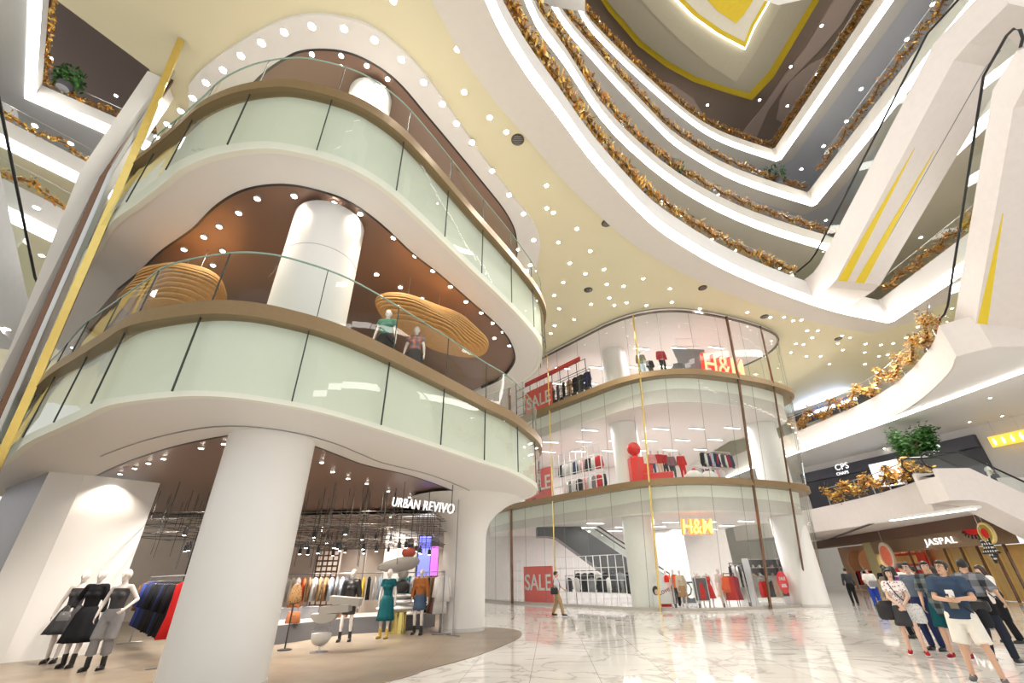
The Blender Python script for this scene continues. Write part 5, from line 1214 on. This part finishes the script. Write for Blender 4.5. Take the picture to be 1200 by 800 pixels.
# dark shop on the first gallery
zt = 8.9
sh = empty('shop_front', (*((CA+CB)/2), Z2), 0, 'dark navy shopfront with white lettering on the first gallery, behind the potted tree', 'shopfront')
nn = wallframe(CA, CB)[1]; nn = nn if nn.dot(CA+CB) < 0 else -nn
wallq = lambda a, b, z0, z1, t0, t1: MB().loft([[(*(a+nn*t0), z0), (*(a+nn*t1), z0), (*(a+nn*t1), z1), (*(a+nn*t0), z1)], [(*(b+nn*t0), z0), (*(b+nn*t1), z0), (*(b+nn*t1), z1), (*(b+nn*t0), z1)]])
CE = CA.lerp(CB, .99)
wallq(CA, CE, Z2, 8.3, .02, .1).build('shop_wall', navyw, sh, world=True)
wallq(CA, CE, 8.15, zt, .02, .3).build('fascia_board', mat('dark navy fascia', (.035, .035, .055), .3), sh, world=True)
for x, y, s, b in ((990, 547, .62, 'CPS'), (991, 554.5, .3, 'CHAPS'), (1094, 524, .62, 'CPS'), (1095, 531, .3, 'CHAPS')): wtext(b, x, y, CA, CB, s, letterw, sh, .34)
p = at_wall(1045, 556, CA, CB); t = empty('lit_poster', (p.x-.5, p.y-.3, p.z-.8), math.atan2(CB.y-CA.y, CB.x-CA.x), 'square lit white poster of a person in a dark blue hat on the dark shopfront', 'poster')
MB().box((0, -.12, .8), (1.9, .08, 1.6)).build('lightbox', glow('poster white', (.9, .93, 1), 1.6), t); MB().box((0, -.06, .8), (2., .06, 1.7)).build('frame', steel, t)
MB().loft([[(.1+.48*math.cos(a)*(1 if math.sin(a) < 0 else .75), y, .3+.42*max(-.6, math.sin(a))) for a in [2*PI*q/20 for q in range(20)]] for y in (-.18, -.16)]).build('printed_jacket', F['navy'], t); MB().loft([[(.08+.2*math.cos(a), y, .92+.26*math.sin(a)) for a in [2*PI*q/20 for q in range(20)]] for y in (-.18, -.16)]).build('printed_face', skin2, t); MB().loft([[(.08+.3*math.cos(a), y, 1.14+.24*max(-.3, math.sin(a))) for a in [2*PI*q/20 for q in range(20)]] for y in (-.2, -.17)]).build('printed_hat', F['navy'], t)
# yellow direction sign
p = at_wall(1185, 511, CB, Vector((33, 14))); q0, q1 = at_wall(1166, 514, CB, Vector((33, 14))), at_wall(1215, 505, CB, Vector((33, 14)))
d = (q1-q0); t = empty('direction_sign', (p.x-.4, p.y-.25, 8.2), math.atan2(d.y, d.x), 'yellow hanging sign with white pictograms at the right edge', 'sign'); W = d.xy.length
MB().box((W*.1, 0, 0), (W*1.2, .12, .62)).build('panel', glow('amber sign face', (.95, .62, .08), .9), t)
for k in range(4):
    x = -W*.38+k*W*.22; MB().ov([(x, -.08, -.2, .05, .015), (x, -.08, .05, .08, .015)], 10).ell((x, -.08, .14), (.05, .02, .05)).build('pictogram', letterw, t)
MB().rod((-W*.3, 0, .31), (-W*.3, 0, 1.2), .015).rod((W*.3, 0, .31), (W*.3, 0, 1.2), .015).build('hanger_rod', steel, t)
# shop on the second gallery
UA, UB = Vector((25.5, 40)), Vector((28.8, 31)); nn = wallframe(UA, UB)[1]; nn = nn if nn.dot(UA+UB) < 0 else -nn
sh2 = empty('shop_front', (*((UA+UB)/2), Z3), 0, 'shopfront with blue-lit white lettering on the second gallery, above the swagged garland', 'shopfront')
z0 = at_wall(980, 485, UA, UB).z; z1 = at_wall(980, 470, UA, UB).z
UB2 = Vector(at_wall(1030, 470, UA, UB).xy); UA2 = Vector(at_wall(925, 490, UA, UB).xy)
wallq(UA2, UB2, z0, z1, .02, .3).build('fascia_board', navyw, sh2, world=True); wallq(UA2, UB2, Z3, z0, .02, .08).build('shop_wall', mat('light grey shop wall'), sh2, world=True)
wtext('common store', 977, 476.5, UA, UB, (z1-z0)*.62, glow('cold white lit lettering', (.85, .92, 1), 5), sh2, .33, 0, 1.05)
wallq(Vector(at_wall(992, 480, UA, UB).xy), Vector(at_wall(1012, 480, UA, UB).xy), Z3+.3, z0-.05, .1, .16).build('lit_panel', MATS['poster white'], sh2, world=True)
c = (UA2+UB2)/2+nn*.5; area((c.x, c.y, ZC-.8), 4, .3, 300, (.45, .6, 1), math.atan2(UB.y-UA.y, UB.x-UA.x)).rotation_euler = (PI, 0, math.atan2(UB.y-UA.y, UB.x-UA.x))
# ground floor shop
nn = wallframe(JA, JB)[1]; nn = nn if nn.dot(JA+JB) < 0 else -nn
js = empty('shop_front', (*((JA+JB)/2), .0), 0, 'warm brown and gold shopfront with white lettering on the ground floor at right', 'shopfront')
zh0, zh1 = at_wall(1100, 625, JA, JB).z, 4.1
zl = at_wall(1100, 643, JA, JB).z
JE = JB-(JB-JA).normalized()*.2
pt = lambda x: Vector(at_wall(x, 660, JA, JB).xy)
wallq(JA, JE, zh0, zh1, -.6, .35).build('header_board', mat('chocolate brown header', (.13, .065, .04), .4), js, world=True)
lett = mat('wood grain fascia', (.3, .2, .12), .4, .2, var=.2, scale=8)
wallq(pt(1030), JE, zl, zh0, -.3, .1).build('fascia_board', lett, js, world=True)
wtext('JASPAL', 1106, 634, JA, JB, (zh0-zl)*.62, letterw, js, .2, 0, 1.75)
gp = mat('amber lit shop wall', (.80, .46, .15), .5, var=.2, scale=2)
wallq(pt(1070), JE, 0.02, zl, -1.0, -.9).build('gold_wall', gp, js, world=True)
xs = [1070, 1092, 1113, 1133, 1153, 1172, 1186]
for x in xs: q = pt(x); wallq(q, q+(JB-JA).normalized()*.08, .02, zl, -.06, .05).build('door_mullion', browns, js, world=True)
for a_, b_ in zip(xs, xs[1:]): wallq(pt(a_+2), pt(b_), .02, zl, -.12, -.1).build('door_glass', smoke, js, world=True)
wallq(pt(1020), pt(1031), 0.02, zh0, -.4, .1).build('yellow_pier', mat('pale olive pier', (.52, .46, .24), .5), js, world=True)
wallq(JA, pt(1070), .02, zh0, -4.2, -4.).build('back_wall', mat('warm peach wall', (.62, .38, .24), .5, var=.15, scale=2), js, world=True)
wallq(pt(968), pt(1020), .02, zh0, -1.5, -1.4).build('bay_wall', mat('warm peach wall'), js, world=True)
for x in (990, 1003):
    q = pt(x)-nn*1.1; MB().loft([[(q.x+.9*math.cos(a), q.y+y, 2.1+1.0*math.sin(a)) for a in [2*PI*k/28 for k in range(28)]] for y in (-.06, .06)]).build('round_panel', mat('peach round panel', (.85, .5, .28), .5), js, world=True)
for k in range(14):
    q = pt(1034+k*2.6)-nn*1.2; MB().rod((q.x, q.y, 2.5+.3*math.sin(k*2.1)), (q.x, q.y, zh0), .035, n=6).build('hanging_strand', mat('bronze strand', (.3, .2, .1), .3, .7), js, world=True)
q = pt(1062)-nn*.3; rb_ = empty('red_sign', (q.x, q.y, .9), math.atan2((JB-JA).y, (JB-JA).x), 'red and white shop sign board left of the gold doors', 'sign'); MB().box((0, -.1, .9), (4.2, .1, 1.5)).build('board', redm, rb_); MB().box((-.2, -.17, 1.25), (2.8, .04, .5)).build('panel', gp, rb_); MB().box((-.2, -.17, .75), (2.6, .04, .22)).build('panel', letter, rb_)
a, b = pt(988)-nn*.6, pt(1012)-nn*.6
inrail(a, b, 0, .02, L_('black red black white black charcoal red black', 'coat'), 'in the open left bay of the brown shopfront', m=steel, h=1.6)
for x, dz in ((995, 0), (1045, 0), (1080, 0), (1110, 0), (1140, 0), (1165, 0)):
    q = pt(x)-nn*(1.6 if x < 1060 else .45); spot((q.x, q.y, 3.5), 800 if x > 1060 else 650, (1, .72, .42), 150)  # spots without fittings, added to brighten the amber wall and open bay
# hung ornaments
def disc(c, r, mats, label, th=.08):
    t = empty('hanging_ornament', c, math.atan2((JB-JA).y, (JB-JA).x), label, 'ornament')
    for k, (f, m) in enumerate(mats): MB().loft([[(r*f*math.cos(a), y, r*f*math.sin(a)) for a in [2*PI*q/32 for q in range(32)]] for y in (-th-.02*k, th*.5)]).build('ring' if k < len(mats)-1 else 'centre', m, t)
    MB().rod((0, 0, r), (0, 0, max(r+.05, 4.08-c[2])), .01).build('hanging_wire', steel, t)
    return t
def front(x, y, off=.9): p = at_wall(x, y, JA+nn*off, JB+nn*off); return p
p = front(1157, 624.5); disc(p, .5, ((1, fab('pale gold', (.75, .6, .25))), (.8, fab('olive gold', (.35, .25, .05))), (.45, F['red'])), 'round gold, olive and red ornament hanging before the brown shopfront')
p = front(1040, 651); disc(p, .85, ((1, F['cream']), (.75, fab('coral', (.8, .2, .12)))), 'big cream and coral round ornament hanging beside the yellow pier')
p = front(1141, 619.5, .7); t = empty('hanging_ornament', p, math.atan2((JB-JA).y, (JB-JA).x), 'red half-round fan with black and white fringe hung under the brown header', 'ornament')
MB().loft([[(.9*math.cos(a), y, .32*math.sin(a)) for a in [PI+PI*q/20 for q in range(21)]] for y in (-.05, .05)]).build('fan', F['red'], t)
fr = MB()
for k in range(9): a = PI*1.08+PI*.84*k/8; fr.box((.78*math.cos(a), -.08, .36*math.sin(a)-.02), (.09, .03, .2), 0, 0, -(a-1.5*PI))
fr.build('fringe', black, t)
p = front(1160, 643.5, 1.0); t = empty('hanging_ornament', p, math.atan2((JB-JA).y, (JB-JA).x), 'black and white checked star hanging before the gold doors', 'ornament')
MB().loft([[((.62 if q % 2 == 0 else .26)*math.cos(PI/2+PI*q/5+PI), y, (.62 if q % 2 == 0 else .26)*math.sin(PI/2+PI*q/5+PI)) for q in range(10)] for y in (-.06, .06)]).build('star', checks('black and white check', (.01, .01, .01), (.85, .85, .85), 12, .5, (.01, .01, .01)), t)
MB().rod((0, 0, .3), (0, 0, 4.05-p.z), .01).build('hanging_wire', steel, t)
# ceiling trough and slot under the first gallery
a, b = at(1042, 607, 4.1), at(1143, 592, 4.1); d = b-a
t = empty('light_trough', (*((a+b)/2).xy, 4.09), math.atan2(d.y, d.x), 'long white light trough in the ceiling under the first gallery', 'ceiling light'); MB().box((0, 0, -.06), (d.length, .5, .12)).build('housing', white, t); MB().box((0, -.02, -.125), (d.length*.94, .3, .03)).build('diffuser', cove, t)
a, b = at(972, 631, 4.1), at(1021, 613, 4.1); d = b-a
t = empty('air_slot', (*((a+b)/2).xy, 4.09), math.atan2(d.y, d.x), 'dark linear air slot in the ceiling at the corner of the glazed store', 'air slot'); MB().box((0, 0, -.01), (d.length, .3, .04)).build('frame', grey, t); MB().box((0, 0, -.035), (d.length*.97, .2, .02)).build('slot', black, t)
# potted tree
p = at(1072, 545, Z2+1.0); tp = (23.6, 25.3)
t = empty('potted_tree', (*tp, Z2), 0, 'leafy green tree in a pot on the first gallery behind the garland', 'tree')
MB().ov([(0, 0, 0, .34, .34), (0, 0, .6, .46, .46), (0, 0, .62, .4, .4), (0, 0, .55, .38, .38)], 24).build('pot', dgrey, t, True)
rnd = random.Random(3); tr = MB(); tr.path([(0, 0, .5), (.05, 0, 1.1), (-.05, .05, 1.7), (-.2, 0, 2.5)], [.07, .06, .05, .02], 7); tips = []
for k in range(16):
    z = rnd.uniform(1.4, 2.7); a = rnd.uniform(0, 2*PI); L = rnd.uniform(.5, 1.0); e = (-.1+L*math.cos(a), L*math.sin(a), z+rnd.uniform(.2, .8)); tr.path([(-.03, .02, z), e], [.022, .008], 5); tips.append(e)
tr.build('trunk', bark, t)
lf = MB()
for k in range(2600):
    e = rnd.choice(tips); c = Vector(e)*rnd.uniform(.75, 1.05)+Vector((rnd.gauss(0, .2), rnd.gauss(0, .2), rnd.gauss(0, .2))); u = Vector((rnd.gauss(0, 1), rnd.gauss(0, 1), rnd.gauss(-.3, .6))).normalized(); v = u.orthogonal().normalized()*.055; u *= .12
    lf.quad(c-u, c-v*1.2, c+u, c+v*1.2)
lf.build('foliage', leafm, t)
def shrub(p, r, label, n=260, seed=2):
    t = empty('potted_plant', p, 0, label, 'plant'); rnd = random.Random(seed)
    MB().ov([(0, 0, 0, r*.4, r*.4), (0, 0, r*.5, r*.5, r*.5)], 16).build('pot', dgrey, t, True); lf = MB()
    for k in range(n):
        a, z = rnd.uniform(0, 2*PI), rnd.random(); c = Vector((math.cos(a)*r*math.sqrt(rnd.random()), math.sin(a)*r*math.sqrt(rnd.random()), r*.5+z*r*1.4)); u = Vector((rnd.gauss(0, 1), rnd.gauss(0, 1), rnd.gauss(.3, .6))).normalized(); v = u.orthogonal().normalized()*r*.09; u *= r*.24
        lf.quad(c-u, c-v, c+u, c+v)
    lf.build('foliage', leafm, t); return t
for x, y, z, dy, r, lab in ((893, 309, Z4+.05, .7, .65, 'bushy green potted plant behind the garland over the cream ceiling'), (907, 203, 26.75, .8, .8, 'green potted plant on the third stacked band near its corner'), (788, 197, 21.35, .8, .7, 'small green plant on the second stacked band'), (84, 90, 26.75, .9, .75, 'green potted plant in the opening at the top left')):
    p = at(x, y, z+.9); d = p.xy.normalized(); shrub((p.x+d.x*.25, p.y+d.y*.25, z), r, lab)

# ================================================================== PEOPLE
def bag(loc, m, label, s=(.17, .07, .28), rz=0, name='shoulder_bag'):
    o = MB().ov([(0, 0, 0, s[0]*.85, s[1]*.7), (0, 0, s[2]*.15, s[0], s[1]), (0, 0, s[2]*.8, s[0]*.95, s[1]*.9), (0, 0, s[2], s[0]*.6, s[1]*.35)], 18, sq=.65).build(name, m, None, True)
    o.location = loc; o.rotation_euler.z = rz; return tag(o, label, 'bag')
def local(loc, rz, v): c, s = math.cos(rz), math.sin(rz); return (loc[0]+v[0]*c-v[1]*s, loc[1]+v[0]*s+v[1]*c, v[2])
sneaker = fab('red canvas', (.42, .02, .03)); wsole = mat('white rubber sole', (.85, .85, .84), .5)
# 1 man in blue
m1 = (7.42, 8.55, 0); r1 = R(-46)
blue = fab('steel blue tee', (.042, .068, .12), var=.18); shorts = fab('off white shorts', (.82, .79, .72), var=.05)
figure('person', 'man in blue printed T-shirt and white shorts holding a phone, nearest the camera', 'person', m1, r1, 1.72, feet=[(-.17, .06), (.19, -.12, .01)], hands=[(-.03, -.30, 1.13), (.07, -.30, 1.15)], hand_hint=[(-1, .35, -.5), (1, .35, -.5)], palm=[(.5, .3, .8), (-.5, .3, .8)], head=(R(-28), R(-12)), hair='short', fine=True, vox=.009,
       wear=[('top', blue, {'sleeve': .72, 'hem': .86, 'g': .034, 'flare': .4}), ('legs', shorts, {'len': .95, 'g': .026, 'wide': .03, 'name': 'shorts', 'waist': .95}), ('shoes', fab('grey sneaker', (.12, .12, .13)), {'sole': wsole, 'name': 'sneaker'}), ('glasses', black), ('strap', black), ('print', letter, {'w': .1, 'h': .06, 'z': 1.25, 'x': -.01}), ('print', F['olive'], {'w': .11, 'h': .13, 'z': 1.07, 'x': -.02})], scale_w=1.06)
tag(MB().loft([[(x, y, z) for x, z in ((-.036, -.07), (.036, -.07), (.036, .07), (-.036, .07))] for y in (-.005, .005)]).build('phone', mat('pale phone case', (.6, .6, .6), .3)), 'phone held in both hands by the man in blue', 'phone')
ph = bpy.data.objects['phone']; ph.location = local(m1, r1, (.02, -.36, 1.17)); ph.rotation_euler = (R(-50), 0, r1)
bag(local(m1, r1, (.27, .12, .74)), F['black'], 'black flat shoulder bag at the side of the man in blue', (.15, .045, .26), r1+1.2)
# 2 woman with printed blouse
w2 = (8.45, 11.15, 0); r2 = R(-38)
blouse = spots_mat('printed blouse', (.8, .78, .76), ((.35, .1, .12),), 22)
figure('person', 'woman in pale printed blouse and dark skirt with hands joined at her waist', 'person', w2, r2, 1.6, feet=[(-.13, .1, 0), (.15, -.14, .02)], hands=[(-.03, -.23, .98), (.06, -.22, .97)], hand_hint=[(-1, .4, -.4), (1, .4, -.4)], palm=[(.4, .8, .1), (-.4, .8, .1)], head=(R(8), R(-6)), hair='bob', female=True, sm=skin2, fine=True, vox=.010,
       wear=[('top', blouse, {'sleeve': .6, 'hem': .86, 'g': .022}), ('skirt', F['charcoal'], {'hem': .56, 'flare': .05, 'waist': 1.0}), ('shoes', sneaker, {'sole': wsole}), ('strap', black)])
bag(local(w2, r2, (-.26, .02, .62)), leather, 'large black bag hanging at the hip of the woman in the printed blouse', (.2, .09, .36), r2+.3)
bag(local(w2, r2, (.20, -.12, .58)), spots_mat('grey printed tote', (.6, .6, .6), ((.3, .3, .32),), 34), 'pale patterned tote bag in front of the woman in the printed blouse', (.17, .05, .36), r2-.2, 'tote_bag')
# 3 man in dark check shirt, teal shorts
ck = checks('dark check shirt', (.015, .018, .02), (.13, .16, .17), 11); ck2 = checks('grey check shirt', (.02, .022, .03), (.22, .23, .26), 9)
m3 = (8.95, 10.7, 0)
figure('person', 'man in dark checked shirt and teal shorts just behind the man in blue', 'person', m3, R(-60), 1.74, feet=[(-.12, -.05), (.12, .08)], hands=[(-.26, -.1, .9), (.26, .0, .86)], head=(R(30), 0), hair='short', vox=.012, wear=[('top', ck, {'sleeve': .9, 'hem': .72, 'g': .035}), ('legs', F['teal'], {'len': .95, 'g': .03, 'wide': .03, 'name': 'shorts'}), ('shoes', F['burg'], {'sole': wsole})])
# 4 man seen from behind
m4 = (9.15, 10.0, 0); r4 = R(115)
figure('person', 'man in a grey checked shirt, dark jeans and black waist bag seen from behind', 'person', m4, r4, 1.76, feet=[(-.1, -.16), (.12, .16, .03)], hands=[(-.3, -.16, 1.0), (.3, .0, .9)], head=(R(20), 0), hair='short', vox=.012, wear=[('top', ck2, {'sleeve': .9, 'hem': .98, 'g': .035}), ('top', F['black'], {'sleeve': 0, 'hem': .78, 'top': 1.08, 'g': .045, 'flare': .2, 'name': 'tied_jacket'}), ('legs', fab('dark jeans', (.02, .025, .04)), {'g': .012}), ('shoes', leather, {'sole': wsole})])
bag(local(m4, r4, (-.05, .2, .86)), leather, 'black waist bag worn by the man in the grey checked shirt', (.17, .07, .2), r4, 'waist_bag')
# 5 man with glasses behind
figure('person', 'young man in glasses half hidden behind the grey checked shirt', 'person', (9.35, 11.7, 0), R(-70), 1.74, hair='short', sm=skin2, vox=.013, head=(R(10), 0), wear=[('top', fab('slate tee', (.12, .15, .2)), {}), ('legs', F['navy']), ('shoes', leather), ('glasses', black)])
# 6 long-haired woman at the right edge
w6 = (11.95, 12.6, 0); r6 = R(-100)
figure('person', 'woman with long brown hair and white top looking at her phone at right edge', 'person', w6, r6, 1.66, feet=[(-.1, -.05), (.1, .08)], hands=[(-.1, -.34, 1.1), (.12, -.3, 1.08)], hand_hint=[(-.8, .4, -.6), (.8, .4, -.6)], head=(R(0), R(14)), hair='long', hairm=hairbr, female=True, sm=skin2, vox=.011, wear=[('top', F['white'], {'sleeve': .9, 'hem': .84, 'g': .03}), ('legs', F['black'], {'g': .02, 'wide': .02}), ('shoes', leather), ('strap', black)])
ph2 = MB().loft([[(x, y, z) for x, z in ((-.036, -.07), (.036, -.07), (.036, .07), (-.036, .07))] for y in (-.005, .005)]).build('phone', mat('dark phone case', (.05, .05, .05), .3)); tag(ph2, 'dark phone held by the long-haired woman at the right edge', 'phone'); ph2.location = local(w6, r6, (0, -.4, 1.13)); ph2.rotation_euler = (R(-50), 0, r6)
bag(local(w6, r6, (-.25, .0, .74)), F['grey'], 'small grey bag at the hip of the long-haired woman', (.15, .06, .22), r6)
# 7.. people further back
figure('person', 'woman in a grey top seen between the checked shirt and the long-haired woman', 'person', (12.9, 15.2, 0), R(-120), 1.64, hair='long', female=True, vox=.015, wear=[('top', F['grey'], {}), ('legs', F['denim']), ('shoes', leather)])
figure('person', 'long-haired woman in dark green behind the woman in the printed blouse', 'person', (10.7, 14.2, 0), R(150), 1.66, hair='long', female=True, vox=.015, wear=[('top', F['olive'], {'sleeve': 1.8}), ('legs', F['grey']), ('shoes', leather)])
m9 = (11.35, 14.4, 0)
figure('person', 'man in a white T-shirt seen from behind, left of the dark checked shirt', 'person', m9, R(170), 1.76, hair='short', vox=.015, hands=[(-.28, -.05, .85), (.3, -.15, .9)], wear=[('top', F['white'], {'g': .03}), ('legs', F['burg'], {'len': 1.1}), ('shoes', F['white'], {'sole': wsole})])
m10 = (12.6, 15.6, 0)
figure('person', 'person in a grey jacket and black cap behind the white T-shirt', 'person', m10, R(-150), 1.66, hair='cap', vox=.016, wear=[('top', F['grey'], {'sleeve': 1.9}), ('legs', F['navy']), ('shoes', leather)])
figure('person', 'person in a black cap and dark shirt at the far left of the crowd', 'person', (13.95, 18.6, 0), R(160), 1.74, hair='cap', vox=.016, wear=[('top', F['black'], {}), ('legs', F['camel'], {'len': 1.}), ('shoes', leather)])
m11 = at(1031, 713, 0)
figure('person', 'person in a white shirt and bright blue trousers standing alone left of the crowd', 'person', (m11.x, m11.y, 0), R(-30), 1.66, hands=[(-.14, -.24, 1.02), (.26, 0, .85)], hair='short', vox=.016, wear=[('top', F['white'], {'sleeve': .8, 'g': .025}), ('legs', fab('bright blue', (.02, .05, .32)), {'wide': .015, 'g': .016}), ('shoes', leather)])
bag((m11.x-.1, m11.y-.3, .88), F['grey'], 'grey bag at the front of the person in bright blue trousers', (.2, .09, .26))
figure('person', 'person in a dark jacket behind the white shirt and blue trousers', 'person', (17.2, 25.6, 0), R(160), 1.68, hair='short', vox=.018, wear=[('top', F['charcoal'], {'sleeve': 1.9}), ('legs', F['black']), ('shoes', leather)])
figure('person', 'person in purple between the man in blue and the checked shirts', 'person', (10.4, 13.6, 0), R(-170), 1.66, hair='bob', female=True, vox=.016, wear=[('top', fab('purple', (.2, .04, .22)), {}), ('legs', F['black']), ('shoes', leather)])
figure('person', 'woman in a pink and white dress at the far right behind the long-haired woman', 'person', (14.2, 15.6, 0), R(-60), 1.64, hair='bob', female=True, vox=.016, wear=[('dress', F['pink'], {'hem': .95}), ('skirt', F['white'], {'hem': .5}), ('shoes', leather)])
# on the escalator and upper galleries
p = Vector((23.9, 22.35, 5.5)); 
figure('person', 'woman in a white top riding the escalator at right', 'person', (p.x, 22.35, 5.65*(31.2-p.x)/9.4+.3), R(60), 1.62, hair='bob', female=True, vox=.016, hands=[(-.2, -.2, .95), (.25, -.15, 1.0)], wear=[('top', F['white'], {'g': .025}), ('legs', F['black']), ('shoes', leather), ('strap', black)])
bag((p.x-.1, 22.05, 5.65*(31.2-p.x)/9.4+1.1), F['charcoal'], 'dark shoulder bag of the woman on the escalator', (.16, .06, .2))
for x, y, zf, off, lab, c in ((1078, 72, 26.7, .5, 'person in black leaning on the upper gallery rail at top right', 'black'), (940, 496, Z3, .6, 'person in black behind the garland on the second gallery, beside the glazed store', 'black'), (1097, 382, Z3, .8, 'person in dark clothes at the foot of the big escalator on the second gallery', 'charcoal'), (1087, 402, Z3, .9, 'second person in navy behind the last swag of the second gallery', 'navy')):
    p = at(x, y, zf+1.55); d = p.xy.normalized(); figure('person', lab, 'person', (p.x+d.x*off*.3, p.y+d.y*off*.3, zf+.02), R(-30), 1.7, hair='short', vox=.02, hands=[(-.2, -.3, 1.1), (.2, -.3, 1.1)], wear=[('top', F[c], {'sleeve': 1.8}), ('legs', F['charcoal']), ('shoes', leather)])
S.view_settings.view_transform = 'Standard'; S.view_settings.look = 'None'; S.view_settings.gamma = 1; S.view_settings.use_curve_mapping = False
S.view_settings.exposure = EXPO
S.cycles.transparent_max_bounces = 24; S.cycles.max_bounces = 8; S.cycles.diffuse_bounces = 4; S.cycles.glossy_bounces = 4
S.cycles.sample_clamp_indirect = 4; S.cycles.caustics_reflective = False; S.cycles.caustics_refractive = False
